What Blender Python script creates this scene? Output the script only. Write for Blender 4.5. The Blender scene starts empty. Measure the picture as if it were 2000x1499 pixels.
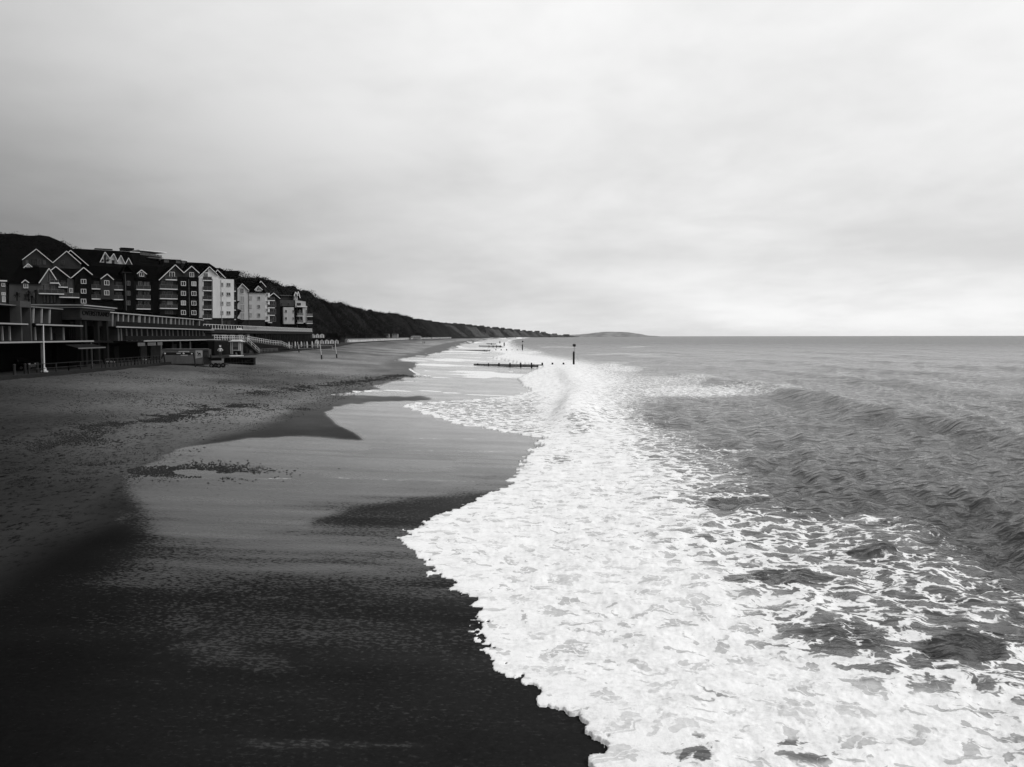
import bpy, bmesh, math, random
import numpy as np
from mathutils import Vector, Matrix
random.seed(7); np.random.seed(7)
SC = bpy.context.scene
COL = SC.collection
R = math.radians
# ------------------------------------------------------------------ camera
CAMH, F, CX, CY, HZ = 7.5, 1500.0, 1000.0, 749.5, 656.5
TH = math.atan((CY - HZ) / F)
cam_data = bpy.data.cameras.new('camera')
cam = bpy.data.objects.new('camera', cam_data); COL.objects.link(cam)
cam_data.sensor_width = 36.0; cam_data.lens = 36.0 * F / 2000.0
cam_data.clip_start = 0.5; cam_data.clip_end = 40000.0
cam.location = (0, 0, CAMH)
cam.rotation_euler = (R(90) - TH, R(0.08), 0)
SC.camera = cam
# ------------------------------------------------------------------ sun, sky, exposure
SUN_EL, SUN_AZ = R(48), R(104)            # azimuth clockwise from +Y (looking direction)
sd = bpy.data.lights.new('sun', 'SUN'); sd.energy = 1.3; sd.angle = R(24); sd.color = (1, 1, 1)
sun = bpy.data.objects.new('sun', sd); COL.objects.link(sun)
sv = Vector((math.cos(SUN_EL) * math.sin(SUN_AZ), math.cos(SUN_EL) * math.cos(SUN_AZ), math.sin(SUN_EL)))
sun.rotation_euler = sv.to_track_quat('Z', 'Y').to_euler(); sun.location = sv * 100
W = bpy.data.worlds.new('World'); SC.world = W; W.use_nodes = True

class NT:
    """small node-graph helper"""
    def __init__(s, tree): s.t = tree; s.n = tree.nodes; s.l = tree.links; s.n.clear()
    def node(s, typ, **kw):
        n = s.n.new(typ)
        for k, v in kw.items(): setattr(n, k, v)
        return n
    def set(s, sock, v):
        if hasattr(v, 'is_output'): s.l.new(v, sock)
        else: sock.default_value = v
    def m(s, op, a, b=None, c=None, clamp=False):
        n = s.node('ShaderNodeMath', operation=op, use_clamp=clamp)
        s.set(n.inputs[0], a)
        if b is not None: s.set(n.inputs[1], b)
        if c is not None: s.set(n.inputs[2], c)
        return n.outputs[0]
    def vm(s, op, a, b=None):
        n = s.node('ShaderNodeVectorMath', operation=op)
        s.set(n.inputs[0], a)
        if b is not None: s.set(n.inputs[1], b)
        return n.outputs[1] if op in ('DOT_PRODUCT', 'LENGTH') else n.outputs[0]
    def mix(s, f, a, b):
        n = s.node('ShaderNodeMix', data_type='FLOAT')
        s.set(n.inputs[0], f); s.set(n.inputs[2], a); s.set(n.inputs[3], b)
        return n.outputs[0]
    def ramp(s, v, a, b, c=0.0, d=1.0, smooth=True):
        n = s.node('ShaderNodeMapRange', interpolation_type='SMOOTHSTEP' if smooth else 'LINEAR')
        s.set(n.inputs[0], v); s.set(n.inputs[1], a); s.set(n.inputs[2], b); s.set(n.inputs[3], c); s.set(n.inputs[4], d)
        return n.outputs[0]
    def noise(s, vec, scale, detail=4.0, rough=0.55, dist=0.0):
        n = s.node('ShaderNodeTexNoise'); s.set(n.inputs['Vector'], vec)
        n.inputs['Scale'].default_value = scale; n.inputs['Detail'].default_value = detail
        n.inputs['Roughness'].default_value = rough; n.inputs['Distortion'].default_value = dist
        return n.outputs[0]
    def voro(s, vec, scale, feature='DISTANCE_TO_EDGE', rnd=1.0):
        n = s.node('ShaderNodeTexVoronoi', feature=feature, voronoi_dimensions='2D'); s.set(n.inputs['Vector'], vec)
        n.inputs['Scale'].default_value = scale; n.inputs['Randomness'].default_value = rnd
        return n.outputs[0]
    def scale(s, vec, x, y, z=1.0):
        return s.vm('MULTIPLY', vec, (x, y, z))
    def grey(s, v):
        n = s.node('ShaderNodeCombineColor'); [s.set(n.inputs[i], v) for i in range(3)]
        return n.outputs[0]
    def attr(s, name):
        return s.node('ShaderNodeAttribute', attribute_name=name).outputs['Fac']
    def bump(s, h, strength, dist, normal=None):
        n = s.node('ShaderNodeBump'); n.inputs['Strength'].default_value = strength; n.inputs['Distance'].default_value = dist
        s.set(n.inputs['Height'], h)
        if normal is not None: s.set(n.inputs['Normal'], normal)
        return n.outputs[0]

def build_world():
    g = NT(W.node_tree)
    d = g.node('ShaderNodeTexCoord').outputs['Generated']
    sp = g.node('ShaderNodeSeparateXYZ'); g.l.new(d, sp.inputs[0])
    x, y, z = sp.outputs
    zc = g.m('MAXIMUM', z, 0.0)
    den = g.m('ADD', zc, 0.16)
    cv = g.node('ShaderNodeCombineXYZ')
    g.set(cv.inputs[0], g.m('DIVIDE', x, den)); g.set(cv.inputs[1], g.m('DIVIDE', y, den)); cv.inputs[2].default_value = 3.1
    n1 = g.noise(g.scale(cv.outputs[0], 0.55, 0.50), 1.0, 4.0, 0.5, 0.35)
    n2 = g.noise(g.vm('ADD', g.scale(cv.outputs[0], 1.5, 1.35), (4.2, 9.1, 0)), 1.0, 5.0, 0.55, 0.3)
    n3 = g.noise(g.vm('ADD', g.scale(cv.outputs[0], 4.2, 3.6), (1.2, 2.1, 0)), 1.0, 5.0, 0.6, 0.2)
    n = g.m('ADD', g.m('ADD', g.m('MULTIPLY', n1, 0.60), g.m('MULTIPLY', n2, 0.29)), g.m('MULTIPLY', n3, 0.11))
    az = g.vm('DOT_PRODUCT', d, (0.885, 0.466, 0.0))
    low = g.ramp(az, -0.35, 0.72, 0.17, 0.83)           # darker cloud bank over the land, lighter over the sea
    hi = g.ramp(az, -0.45, 0.45, 0.50, 0.91)
    lay = g.mix(g.ramp(z, 0.10, 0.40), low, hi)
    hor = g.m('MULTIPLY', g.ramp(z, 0.0, 0.085, 1.0, 0.0), g.ramp(az, -0.05, 0.45, 0.02, 0.07))
    cl = g.m('ADD', g.m('MULTIPLY', lay, g.ramp(n, 0.34, 0.66, 0.79, 1.07)), hor)
    cl = g.m('MULTIPLY', cl, 0.98)
    sky = g.node('ShaderNodeTexSky', sky_type='NISHITA'); sky.sun_disc = False
    sky.sun_elevation = SUN_EL; sky.sun_rotation = SUN_AZ
    bw = g.node('ShaderNodeRGBToBW'); g.l.new(sky.outputs[0], bw.inputs[0])
    nis = g.m('MULTIPLY', bw.outputs[0], 0.10)          # the clear sky behind the cloud, black and white
    lum = g.m('ADD', g.m('MULTIPLY', cl, 0.94), g.m('MULTIPLY', nis, 0.06))
    bg = g.node('ShaderNodeBackground'); g.l.new(g.grey(lum), bg.inputs[0]); bg.inputs[1].default_value = 1.0
    out = g.node('ShaderNodeOutputWorld'); g.l.new(bg.outputs[0], out.inputs[0])
build_world()
SC.view_settings.view_transform = 'Standard'; SC.view_settings.look = 'None'
SC.view_settings.exposure = 0.12; SC.view_settings.gamma = 1.0
SC.cycles.use_denoising = True
SC.cycles.max_bounces = 5; SC.cycles.diffuse_bounces = 2; SC.cycles.glossy_bounces = 3
SC.cycles.volume_bounces = 0

# ------------------------------------------------------------------ pixel -> world
cT, sT = math.cos(TH), math.sin(TH)
def ray(px, py):
    u = (px - CX) / F; v = (CY - py) / F
    return np.array([u, cT + v * sT, -sT + v * cT])
def at_z(px, py, z):
    d = ray(px, py); t = (z - CAMH) / d[2]
    return d[0] * t, d[1] * t
def at_Y(px, py, Y):
    d = ray(px, py); t = Y / d[1]
    return d[0] * t, CAMH + d[2] * t
def to_px(X, Y, Z):
    zc = Z - CAMH
    dep = Y * cT - zc * sT; up = Y * sT + zc * cT
    return CX + F * X / dep, CY - F * up / dep
def sstep(a, b, x):
    t = np.clip((x - a) / (b - a), 0, 1); return t * t * (3 - 2 * t)
def _h(ix, iy, seed):
    n = (ix.astype(np.int64) * 374761393 + iy.astype(np.int64) * 668265263 + seed * 1442695041) & 0xFFFFFFFF
    n = ((n ^ (n >> 13)) * 1274126177) & 0xFFFFFFFF
    return ((n ^ (n >> 16)) & 0xFFFFFF) / float(0xFFFFFF)
def vnoise(x, y, seed=0):
    ix = np.floor(x); iy = np.floor(y); fx = x - ix; fy = y - iy
    fx = fx * fx * fx * (fx * (fx * 6 - 15) + 10); fy = fy * fy * fy * (fy * (fy * 6 - 15) + 10)
    a = _h(ix, iy, seed); b = _h(ix + 1, iy, seed); c = _h(ix, iy + 1, seed); d = _h(ix + 1, iy + 1, seed)
    return (a * (1 - fx) + b * fx) * (1 - fy) + (c * (1 - fx) + d * fx) * fy
def fbm(x, y, o=4, seed=0, g=0.5):
    v = 0; a = 1; t = 0
    for i in range(o):
        v = v + a * vnoise(x * 2 ** i + 13.7 * i, y * 2 ** i + 7.3 * i, seed + i); t += a; a *= g
    return v / t
def inpoly(x, y, P):
    r = np.zeros(x.shape, bool); n = len(P)
    for i in range(n):
        x0, y0 = P[i]; x1, y1 = P[(i + 1) % n]
        if y0 == y1: continue
        c = ((y0 > y) != (y1 > y)) & (x < (x1 - x0) * (y - y0) / (y1 - y0) + x0)
        r ^= c
    return r
def linedist(x, y, P, closed=False):
    d = np.full(x.shape, 1e9)
    for i in range(len(P) - (0 if closed else 1)):
        x0, y0 = P[i]; x1, y1 = P[(i + 1) % len(P)]
        dx, dy = x1 - x0, y1 - y0
        t = np.clip(((x - x0) * dx + (y - y0) * dy) / (dx * dx + dy * dy + 1e-9), 0, 1)
        d = np.minimum(d, (x - x0 - t * dx) ** 2 + (y - y0 - t * dy) ** 2)
    return np.sqrt(d)

# ------------------------------------------------------------------ materials
MATS = {}
def mat(name, col, rough=0.8, spec=0.3, var=0.25, scale=1.5, bump=0.0, metal=0.0, streak=False):
    if name in MATS: return MATS[name]
    m = bpy.data.materials.new(name); m.use_nodes = True; MATS[name] = m
    g = NT(m.node_tree)
    p = g.node('ShaderNodeBsdfPrincipled'); o = g.node('ShaderNodeOutputMaterial'); g.l.new(p.outputs[0], o.inputs[0])
    pos = g.node('ShaderNodeNewGeometry').outputs['Position']
    pv = g.scale(pos, 1, 1, 0.25) if streak else pos
    n = g.noise(pv, scale, 5, 0.6)
    n2 = g.noise(pv, scale * 7, 3, 0.6)
    f = g.m('ADD', g.m('MULTIPLY', n, 0.65), g.m('MULTIPLY', n2, 0.35))
    c = g.ramp(f, 0.3, 0.7, col * (1 - var), col * (1 + var))
    g.l.new(g.grey(c), p.inputs['Base Color'])
    p.inputs['Roughness'].default_value = rough; p.inputs['Specular IOR Level'].default_value = spec; p.inputs['Metallic'].default_value = metal
    if bump: g.l.new(g.bump(n2, 0.6, bump), p.inputs['Normal'])
    return m
mat('white_trim', 0.62, 0.6, 0.2, 0.10)
mat('white_render', 0.60, 0.85, 0.1, 0.10, 0.6, streak=True)
mat('cream_render', 0.40, 0.85, 0.1, 0.12, 0.6, streak=True)
mat('grey_render', 0.055, 0.85, 0.1, 0.2, 0.6, streak=True)  # pale walls at the left, vignette darkening put into the colour
mat('mid_render', 0.028, 0.85, 0.1, 0.2, 0.6, streak=True)
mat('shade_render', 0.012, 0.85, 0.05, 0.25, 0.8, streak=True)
mat('dark_brick', 0.0045, 0.9, 0.04, 0.3, 3)
mat('brick', 0.022, 0.9, 0.05, 0.3, 3)
mat('roof_slate', 0.0018, 0.9, 0.0, 0.35, 2)
mat('glass', 0.008, 0.12, 0.35, 0.5, 0.7)
mat('curtain', 0.06, 0.5, 0.3, 0.5, 1.2)
mat('blind', 0.25, 0.5, 0.3, 0.2, 1.2)
mat('glass_rail', 0.02, 0.2, 0.3, 0.3, 1)
mat('deck_dark', 0.006, 0.8, 0.05, 0.3, 1)
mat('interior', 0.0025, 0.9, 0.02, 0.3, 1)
mat('pod_panel', 0.07, 0.8, 0.1, 0.25, 1)
mat('concrete', 0.05, 0.9, 0.1, 0.2, 0.8)
mat('promenade', 0.02, 0.9, 0.1, 0.25, 0.4)
mat('timber_dark', 0.006, 0.8, 0.1, 0.4, 4)
mat('metal_grey', 0.10, 0.5, 0.4, 0.15, 3)
mat('dimmed_white', 0.27, 0.5, 0.3, 0.1, 3); mat('metal_dark', 0.01, 0.6, 0.3, 0.2, 3)  # white deck edges, dimmed in the colour for the vignetted left side
mat('metal_white', 0.6, 0.5, 0.3, 0.08, 3)
mat('corrugated', 0.17, 0.6, 0.2, 0.2, 1.5, streak=True)
mat('canvas', 0.45, 0.8, 0.1, 0.12, 2)
mat('canvas_grey', 0.14, 0.8, 0.1, 0.2, 2)
mat('leaf', 0.003, 0.9, 0.0, 0.5, 0.8)
mat('palm_leaf', 0.004, 0.8, 0.05, 0.5, 2)
mat('trunk', 0.004, 0.9, 0.05, 0.3, 3)
mat('skin', 0.12, 0.7, 0.2, 0.1); mat('shirt', 0.55, 0.9, 0.1, 0.08); mat('trousers', 0.05, 0.9, 0.1, 0.2)
mat('dark_clothes', 0.01, 0.9, 0.1, 0.2)
mat('hut_white', 0.62, 0.7, 0.2, 0.2, 0.35); mat('hut_door', 0.3, 0.7, 0.2, 0.4, 0.4)
mat('far_wall', 0.35, 0.9, 0.1, 0.2, 0.05); mat('far_roof', 0.03, 0.9, 0.05, 0.3, 0.05)
mat('hut_roof', 0.16, 0.9, 0.05, 0.4, 0.2); mat('sign_ink', 0.008, 0.8, 0.1, 0.1)
mat('sign_white', 0.42, 0.7, 0.2, 0.06)
mat('fascia', 0.03, 0.8, 0.1, 0.2, 1)
mat('car_paint', 0.006, 0.25, 0.4, 0.1); mat('tyre', 0.004, 0.9, 0.1, 0.1); mat('lamp_lens', 0.4, 0.2, 0.5, 0.05)
mat('pebble', 0.01, 0.7, 0.25, 0.5, 8)

# ------------------------------------------------------------------ object helpers
def tag(o, label=None, cat=None, group=None, kind=None):
    if label: o['label'] = label
    if cat: o['category'] = cat
    if group: o['group'] = group
    if kind: o['kind'] = kind
    return o
def empty(name, loc, label, cat, group=None):
    o = bpy.data.objects.new(name, None); COL.objects.link(o); o.location = loc; o.empty_display_size = 0.5
    return tag(o, label, cat, group)
class MB:
    """collects faces in world coordinates and builds one mesh object"""
    def __init__(s): s.v = []; s.f = []; s.mi = []; s.cur = 0
    def add(s, vs, fs):
        b = len(s.v); s.v += [tuple(map(float, p)) for p in vs]
        for f in fs: s.f.append(tuple(b + i for i in f)); s.mi.append(s.cur)
        return s
    def hexa(s, p):     # 8 points: bottom 0-3, top 4-7
        return s.add(p, [(3, 2, 1, 0), (4, 5, 6, 7), (0, 1, 5, 4), (1, 2, 6, 5), (2, 3, 7, 6), (3, 0, 4, 7)])
    def box(s, x0, x1, y0, y1, z0, z1):
        return s.hexa([(x0, y0, z0), (x1, y0, z0), (x1, y1, z0), (x0, y1, z0), (x0, y0, z1), (x1, y0, z1), (x1, y1, z1), (x0, y1, z1)])
    def prism(s, A, B):  # two parallel polygons of the same length
        n = len(A)
        return s.add(list(A) + list(B), [tuple(range(n))[::-1], tuple(range(n, 2 * n))] + [(i, (i + 1) % n, n + (i + 1) % n, n + i) for i in range(n)])
    def tube(s, a, b, r0, r1=None, n=8, cap=True):
        a = Vector(a); b = Vector(b); r1 = r0 if r1 is None else r1
        d = (b - a).normalized(); u = d.orthogonal().normalized(); w = d.cross(u)
        A = [a + (u * math.cos(t) + w * math.sin(t)) * r0 for t in [2 * math.pi * i / n for i in range(n)]]
        B = [b + (u * math.cos(t) + w * math.sin(t)) * r1 for t in [2 * math.pi * i / n for i in range(n)]]
        return s.prism(A, B)
    def bar(s, a, b, wx, wz, up=(0, 0, 1)):
        a = Vector(a); b = Vector(b); d = (b - a).normalized(); upv = Vector(up)
        sd_ = d.cross(upv)
        if sd_.length < 1e-4: sd_ = d.orthogonal()
        sd_.normalize(); u = sd_.cross(d).normalized()
        c = [(-wx, -wz), (wx, -wz), (wx, wz), (-wx, wz)]
        return s.prism([a + sd_ * i / 2 + u * j / 2 for i, j in c], [b + sd_ * i / 2 + u * j / 2 for i, j in c])
    def lathe(s, c, prof, n=12):   # prof: (r, z)
        vs = []; fs = []
        for r, z in prof:
            for i in range(n):
                t = 2 * math.pi * i / n; vs.append((c[0] + r * math.cos(t), c[1] + r * math.sin(t), c[2] + z))
        for k in range(len(prof) - 1):
            for i in range(n): fs.append((k * n + i, k * n + (i + 1) % n, (k + 1) * n + (i + 1) % n, (k + 1) * n + i))
        fs.append(tuple(range(n))[::-1]); fs.append(tuple((len(prof) - 1) * n + i for i in range(n)))
        return s.add(vs, fs)
    def build(s, name, m, parent=None, origin=None, smooth=False):
        off = Vector((0, 0, 0))
        if parent is not None:
            p = parent; off = Vector((0, 0, 0))
            while p is not None: off += p.location; p = p.parent
        elif origin is not None: off = Vector(origin)
        me = bpy.data.meshes.new(name)
        me.from_pydata([(v[0] - off.x, v[1] - off.y, v[2] - off.z) for v in s.v], [], s.f)
        ms = m if isinstance(m, (list, tuple)) else [m]
        for k in ms: me.materials.append(MATS[k] if isinstance(k, str) else k)
        if len(ms) > 1: me.polygons.foreach_set('material_index', s.mi)
        if smooth: me.polygons.foreach_set('use_smooth', [True] * len(s.f))
        me.update()
        o = bpy.data.objects.new(name, me); COL.objects.link(o)
        if parent is not None: o.parent = parent
        elif origin is not None: o.location = off
        return o
def copy_thing(root, loc, rz=None, label=None):
    r = root.copy(); COL.objects.link(r); r.location = loc
    if rz is not None: r.rotation_euler = (0, 0, rz)
    if label: r['label'] = label
    for ch in list(root.children):
        c = ch.copy(); COL.objects.link(c); c.parent = r
        for k in list(ch.children):
            q = k.copy(); COL.objects.link(q); q.parent = c
    return r
def grid_mesh(name, P, nx, ny, m, attrs=None, keep=None, smooth=True):
    """P: (ny*nx,3) vertices row-major"""
    i = np.arange((ny - 1) * (nx - 1)); r = i // (nx - 1); c = i % (nx - 1)
    a = r * nx + c
    q = np.stack([a, a + 1, a + nx + 1, a + nx], 1)
    if keep is not None:
        q = q[keep[q].any(1)]
        used = np.zeros(len(P), bool); used[q.ravel()] = True
        idx = np.cumsum(used) - 1; q = idx[q]; P = P[used]
        if attrs: attrs = {k: v[used] for k, v in attrs.items()}
    me = bpy.data.meshes.new(name)
    me.vertices.add(len(P)); me.vertices.foreach_set('co', P.astype(np.float32).ravel())
    me.loops.add(q.size); me.loops.foreach_set('vertex_index', q.astype(np.int32).ravel())
    me.polygons.add(len(q)); me.polygons.foreach_set('loop_start', np.arange(0, q.size, 4, dtype=np.int32))
    me.polygons.foreach_set('loop_total', np.full(len(q), 4, np.int32))
    if smooth: me.polygons.foreach_set('use_smooth', np.ones(len(q), bool))
    me.materials.append(m); me.update(calc_edges=True)
    for k, v in (attrs or {}).items():
        at = me.attributes.new(k, 'FLOAT', 'POINT'); at.data.foreach_set('value', v.astype(np.float32))
    o = bpy.data.objects.new(name, me); COL.objects.link(o)
    return o
# ================================================================== THE COAST: beach, sea, cliffs
def shore(Y): return np.interp(Y, [0, 100, 200, 400, 560, 750, 1000, 1330, 2000, 2800, 3500, 4300, 9000], [0, 0, -8, -25, -36, -45, -50, -45, 0, 95, 230, 400, 1400])
def foot(Y): return np.interp(Y, [0, 115, 172, 275, 305, 400, 470, 505, 700, 900, 1330, 2000, 2800, 3500, 3900, 4300, 9000], [-55, -61, -69, -73, -92, -112, -112, -110, -119, -124, -108, -60, 40, 150, 250, 340, 1300])
def prom_edge(Y): return np.interp(Y, [0, 80, 98, 122, 200, 280, 480, 850, 1330, 2000, 2800], [-49, -52.5, -53, -54.5, -64.5, -67, -98, -117, -101, -50, 52])
def beach_z(X, Y):
    t = shore(Y) - X
    wdt = np.maximum(shore(Y) - prom_edge(Y), 30.0)
    tt = np.where(t > 0, t * 54.0 / wdt, t)
    return np.interp(tt, [-400, -60, -20, 0, 10, 22, 36, 50, 54, 70], [-9, -3.0, -1.0, 0.0, 0.32, 0.85, 1.75, 2.75, 3.0, 3.1])
# landward edge of the white water, traced on the photograph
FRONT = [(1185, 1560), (1180, 1505), (1165, 1480), (1195, 1452), (1150, 1400), (1075, 1375), (1030, 1330), (970, 1295), (930, 1240), (941, 1190), (880, 1140), (830, 1105), (800, 1070), (780, 1055),
         (815, 1030), (850, 1010), (910, 985), (965, 960), (1000, 930), (1015, 905), (1050, 870), (1062, 852), (1035, 849), (960, 839), (900, 832), (860, 822), (810, 808), (785, 800), (800, 793),
         (850, 788), (900, 783), (960, 777), (1010, 770), (1040, 762), (1020, 750), (1010, 738), (1030, 728), (1060, 716), (1010, 706), (960, 697), (985, 691), (950, 684), (985, 678), (965, 672), (990, 667), (1010, 662.5), (1040, 660)]
FW = [at_z(px, py, 0.08) for px, py in FRONT] + [(300, 5000), (1300, 9500)]
# extra detail on the front edge: small scallops in the near part
def jag(P):
    out = []; rnd = random.Random(3)
    for (x0, y0), (x1, y1) in zip(P[:-1], P[1:]):
        L = math.hypot(x1 - x0, y1 - y0); n = max(1, min(14, int(L / (0.16 + 0.012 * y0)))) if y0 < 110 else 1
        for k in range(n):
            t = k / n; a = 0.0 if k == 0 else (0.10 + 0.004 * y0) * rnd.uniform(-1, 1)
            nx, ny = -(y1 - y0) / (L + 1e-6), (x1 - x0) / (L + 1e-6)
            out.append((x0 + (x1 - x0) * t + nx * a, y0 + (y1 - y0) * t + ny * a))
    out.append(P[-1]); return out
FWJ = jag(FW)
SEA_POLY = FWJ + [(12000, 9500), (12000, -50), (FWJ[0][0], -50)]
def front_dist(X, Y):
    d = linedist(X, Y, FWJ); s = inpoly(X, Y, SEA_POLY)
    return np.where(s, d, -d)
# -------- sand masks, traced on the photograph
FILM = [(1060, 657.5), (960, 661), (905, 671), (880, 680), (850, 690), (768, 703.5), (790, 707), (815, 710), (808, 716), (800, 722), (812, 731), (780, 741), (722, 753), (738, 760), (690, 765), (628, 771), (700, 774.5), (835, 778),
        (760, 784), (690, 788), (650, 794), (625, 806), (640, 821), (662, 836), (690, 848), (698, 856), (640, 852), (560, 850), (480, 853), (400, 862), (340, 878), (290, 899), (268, 906), (215, 928), (205, 960), (215, 1000), (222, 1040), (120, 1095), (-40, 1140), (-700, 1350), (-900, 1700), (1400, 1700), (1300, 850), (1200, 657.5)]
TONG = [[(570, 1026), (600, 1010), (680, 985), (790, 968), (960, 955), (1010, 950), (990, 1010), (820, 1044), (700, 1042), (610, 1036)],
        [(715, 1120), (640, 1135), (600, 1165), (520, 1200), (560, 1300), (640, 1330), (480, 1400), (560, 1440), (640, 1700), (1300, 1700), (1230, 1480), (1050, 1370), (930, 1230), (850, 1120)]]
DARKSAND = [(-300, 935), (60, 930), (190, 945), (240, 975), (200, 1030), (110, 1090), (-60, 1130), (-300, 1200)]
PATCH = [(430, 1270, 150, 55), (330, 1215, 150, 30), (520, 1300, 90, 28), (560, 1145, 150, 9), (520, 1168, 90, 6), (640, 1085, 130, 16), (560, 1452, 110, 14), (740, 1455, 120, 8), (300, 1010, 80, 26)]
BFOAM_SHEEN = [([(690, 764), (760, 763), (850, 764.5), (880, 768), (960, 773), (1030, 776)], 1.3, 0.9), ([(800, 721), (815, 731), (850, 737), (930, 738), (1000, 737)], 1.2, 0.9), ([(770, 703.5), (850, 705), (960, 706)], 1.0, 0.9),
         ([(640, 772), (700, 766), (760, 763)], 1.0, 0.7), ([(510, 1021), (590, 997), (690, 978), (800, 962), (960, 953)], 8, 0.26), ([(520, 1030), (600, 1040), (700, 1044), (790, 1048)], 7, 0.24), ([(700, 856), (720, 845), (800, 836)], 1.2, 0.3),  # broad faint entries paint bands of reflected sky, thin ones are foam
         ([(500, 936), (620, 932), (800, 938), (980, 942)], 3, 0.45), ([(850, 690), (940, 691)], 0.8, 0.9), ([(880, 680), (950, 681)], 0.7, 0.9), ([(860, 697), (960, 699)], 0.7, 0.9), ([(810, 712), (930, 715), (1000, 716)], 1.0, 0.9), ([(830, 724), (1000, 727)], 1.0, 0.8), ([(790, 745), (900, 748), (1010, 752)], 1.0, 0.7),
         ([(690, 862), (780, 868), (900, 872), (1040, 862)], 2, 0.4), ([(800, 880), (1010, 884)], 2, 0.5), ([(780, 855), (1050, 861)], 1.6, 0.5)]
def sand_masks(X, Y, px, py):
    wob = (fbm(X * 0.35, Y * 0.35, 3, 5) - 0.5)
    jx, jy = px + wob * 26, py + wob * 7
    ins = inpoly(jx, jy, FILM); d = linedist(jx, jy * 3.0, [(a, b * 3.0) for a, b in FILM], True)
    film = np.where(ins, sstep(0, np.interp(py, [700, 850, 950, 1100], [8, 14, 60, 160]), d), 0.0)
    near = sstep(880, 1000, py)                                  # the near sand has drained more
    flow = fbm(X * 0.16, Y * 1.1, 4, 11)                         # run-off streaks run down the beach
    film = film * (1 - near * (0.35 - 0.9 * (flow - 0.40)))
    mid = sstep(840, 880, py) * (1 - sstep(930, 990, py))
    film = film * (1 - 0.25 * mid * sstep(0.45, 0.6, flow))
    for T, tf in zip(TONG[:1], (0.62,)):
        k = inpoly(jx, jy, T); dd = linedist(px, py * 2, [(a, b * 2) for a, b in T], True)
        film = np.where(k, film * (1 - tf * sstep(0, np.interp(py, [950, 1050, 1150, 1400], [30, 40, 60, 120]), dd)), film)
    ds = inpoly(jx, jy, DARKSAND)
    film = np.where(ds, film * 0.3, film)
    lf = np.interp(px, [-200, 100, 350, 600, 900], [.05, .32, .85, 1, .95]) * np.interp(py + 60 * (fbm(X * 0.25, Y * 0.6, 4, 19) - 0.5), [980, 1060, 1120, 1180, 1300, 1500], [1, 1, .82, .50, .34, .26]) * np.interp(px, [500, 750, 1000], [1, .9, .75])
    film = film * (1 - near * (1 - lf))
    for cx, cy, rx, ry in PATCH:
        q = ((px - cx) / rx) ** 2 + ((py - cy) / ry) ** 2 + (fbm(X * 1.2, Y * 1.6, 3, 21) - 0.5) * 1.6
        film = np.maximum(film, 0.40 * (1 - sstep(-0.3, 1.7, q)))
    film = np.maximum(film, near * 0.20 * sstep(0.46, 0.80, fbm(X * 0.3, Y * 1.6, 5, 17)) * sstep(-12, -4, X))
    film = np.clip(film, 0, 1)
    # dampness: everything seaward of the shingle line
    t = shore(Y) - X
    wet_line = np.interp(Y, [0, 25, 40, 70, 100, 130, 160, 200, 300, 500], [14, 17, 17, 21, 23, 20, 22, 25, 22, 20]) + (fbm(X * 0.08, Y * 0.08, 3, 31) - 0.5) * 5
    damp = 1 - sstep(-1.5, 1.5, t - wet_line)
    damp = np.maximum(damp, film)
    foam = np.zeros(X.shape)
    for L, w, s in BFOAM_SHEEN:
        d = linedist(px, py * 3, [(a, b * 3) for a, b in L])
        foam = np.maximum(foam, s * (1 - sstep(w * 1.0, w * 4.0, d)))
    far = (1 - sstep(728, 800, py)) * np.where(ins, 1, 0) * sstep(640, 900, px)
    st = fbm(X * 0.045, 2600 / np.maximum(Y, 1), 3, 41)
    foam = np.maximum(foam, far * (0.18 + 0.60 * sstep(0.46, 0.66, st)))
    foam = np.maximum(foam, np.where(ins, 0.16 * sstep(0.45, 0.75, flow), 0))
    return film, damp, np.clip(foam, 0, 1)
def polar(u0, u1, nu, rows):
    u = np.linspace(u0, u1, nu)
    Yg, Ug = np.meshgrid(rows, u, indexing='ij')
    return (Ug * Yg).ravel(), Yg.ravel(), nu, len(rows)
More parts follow.
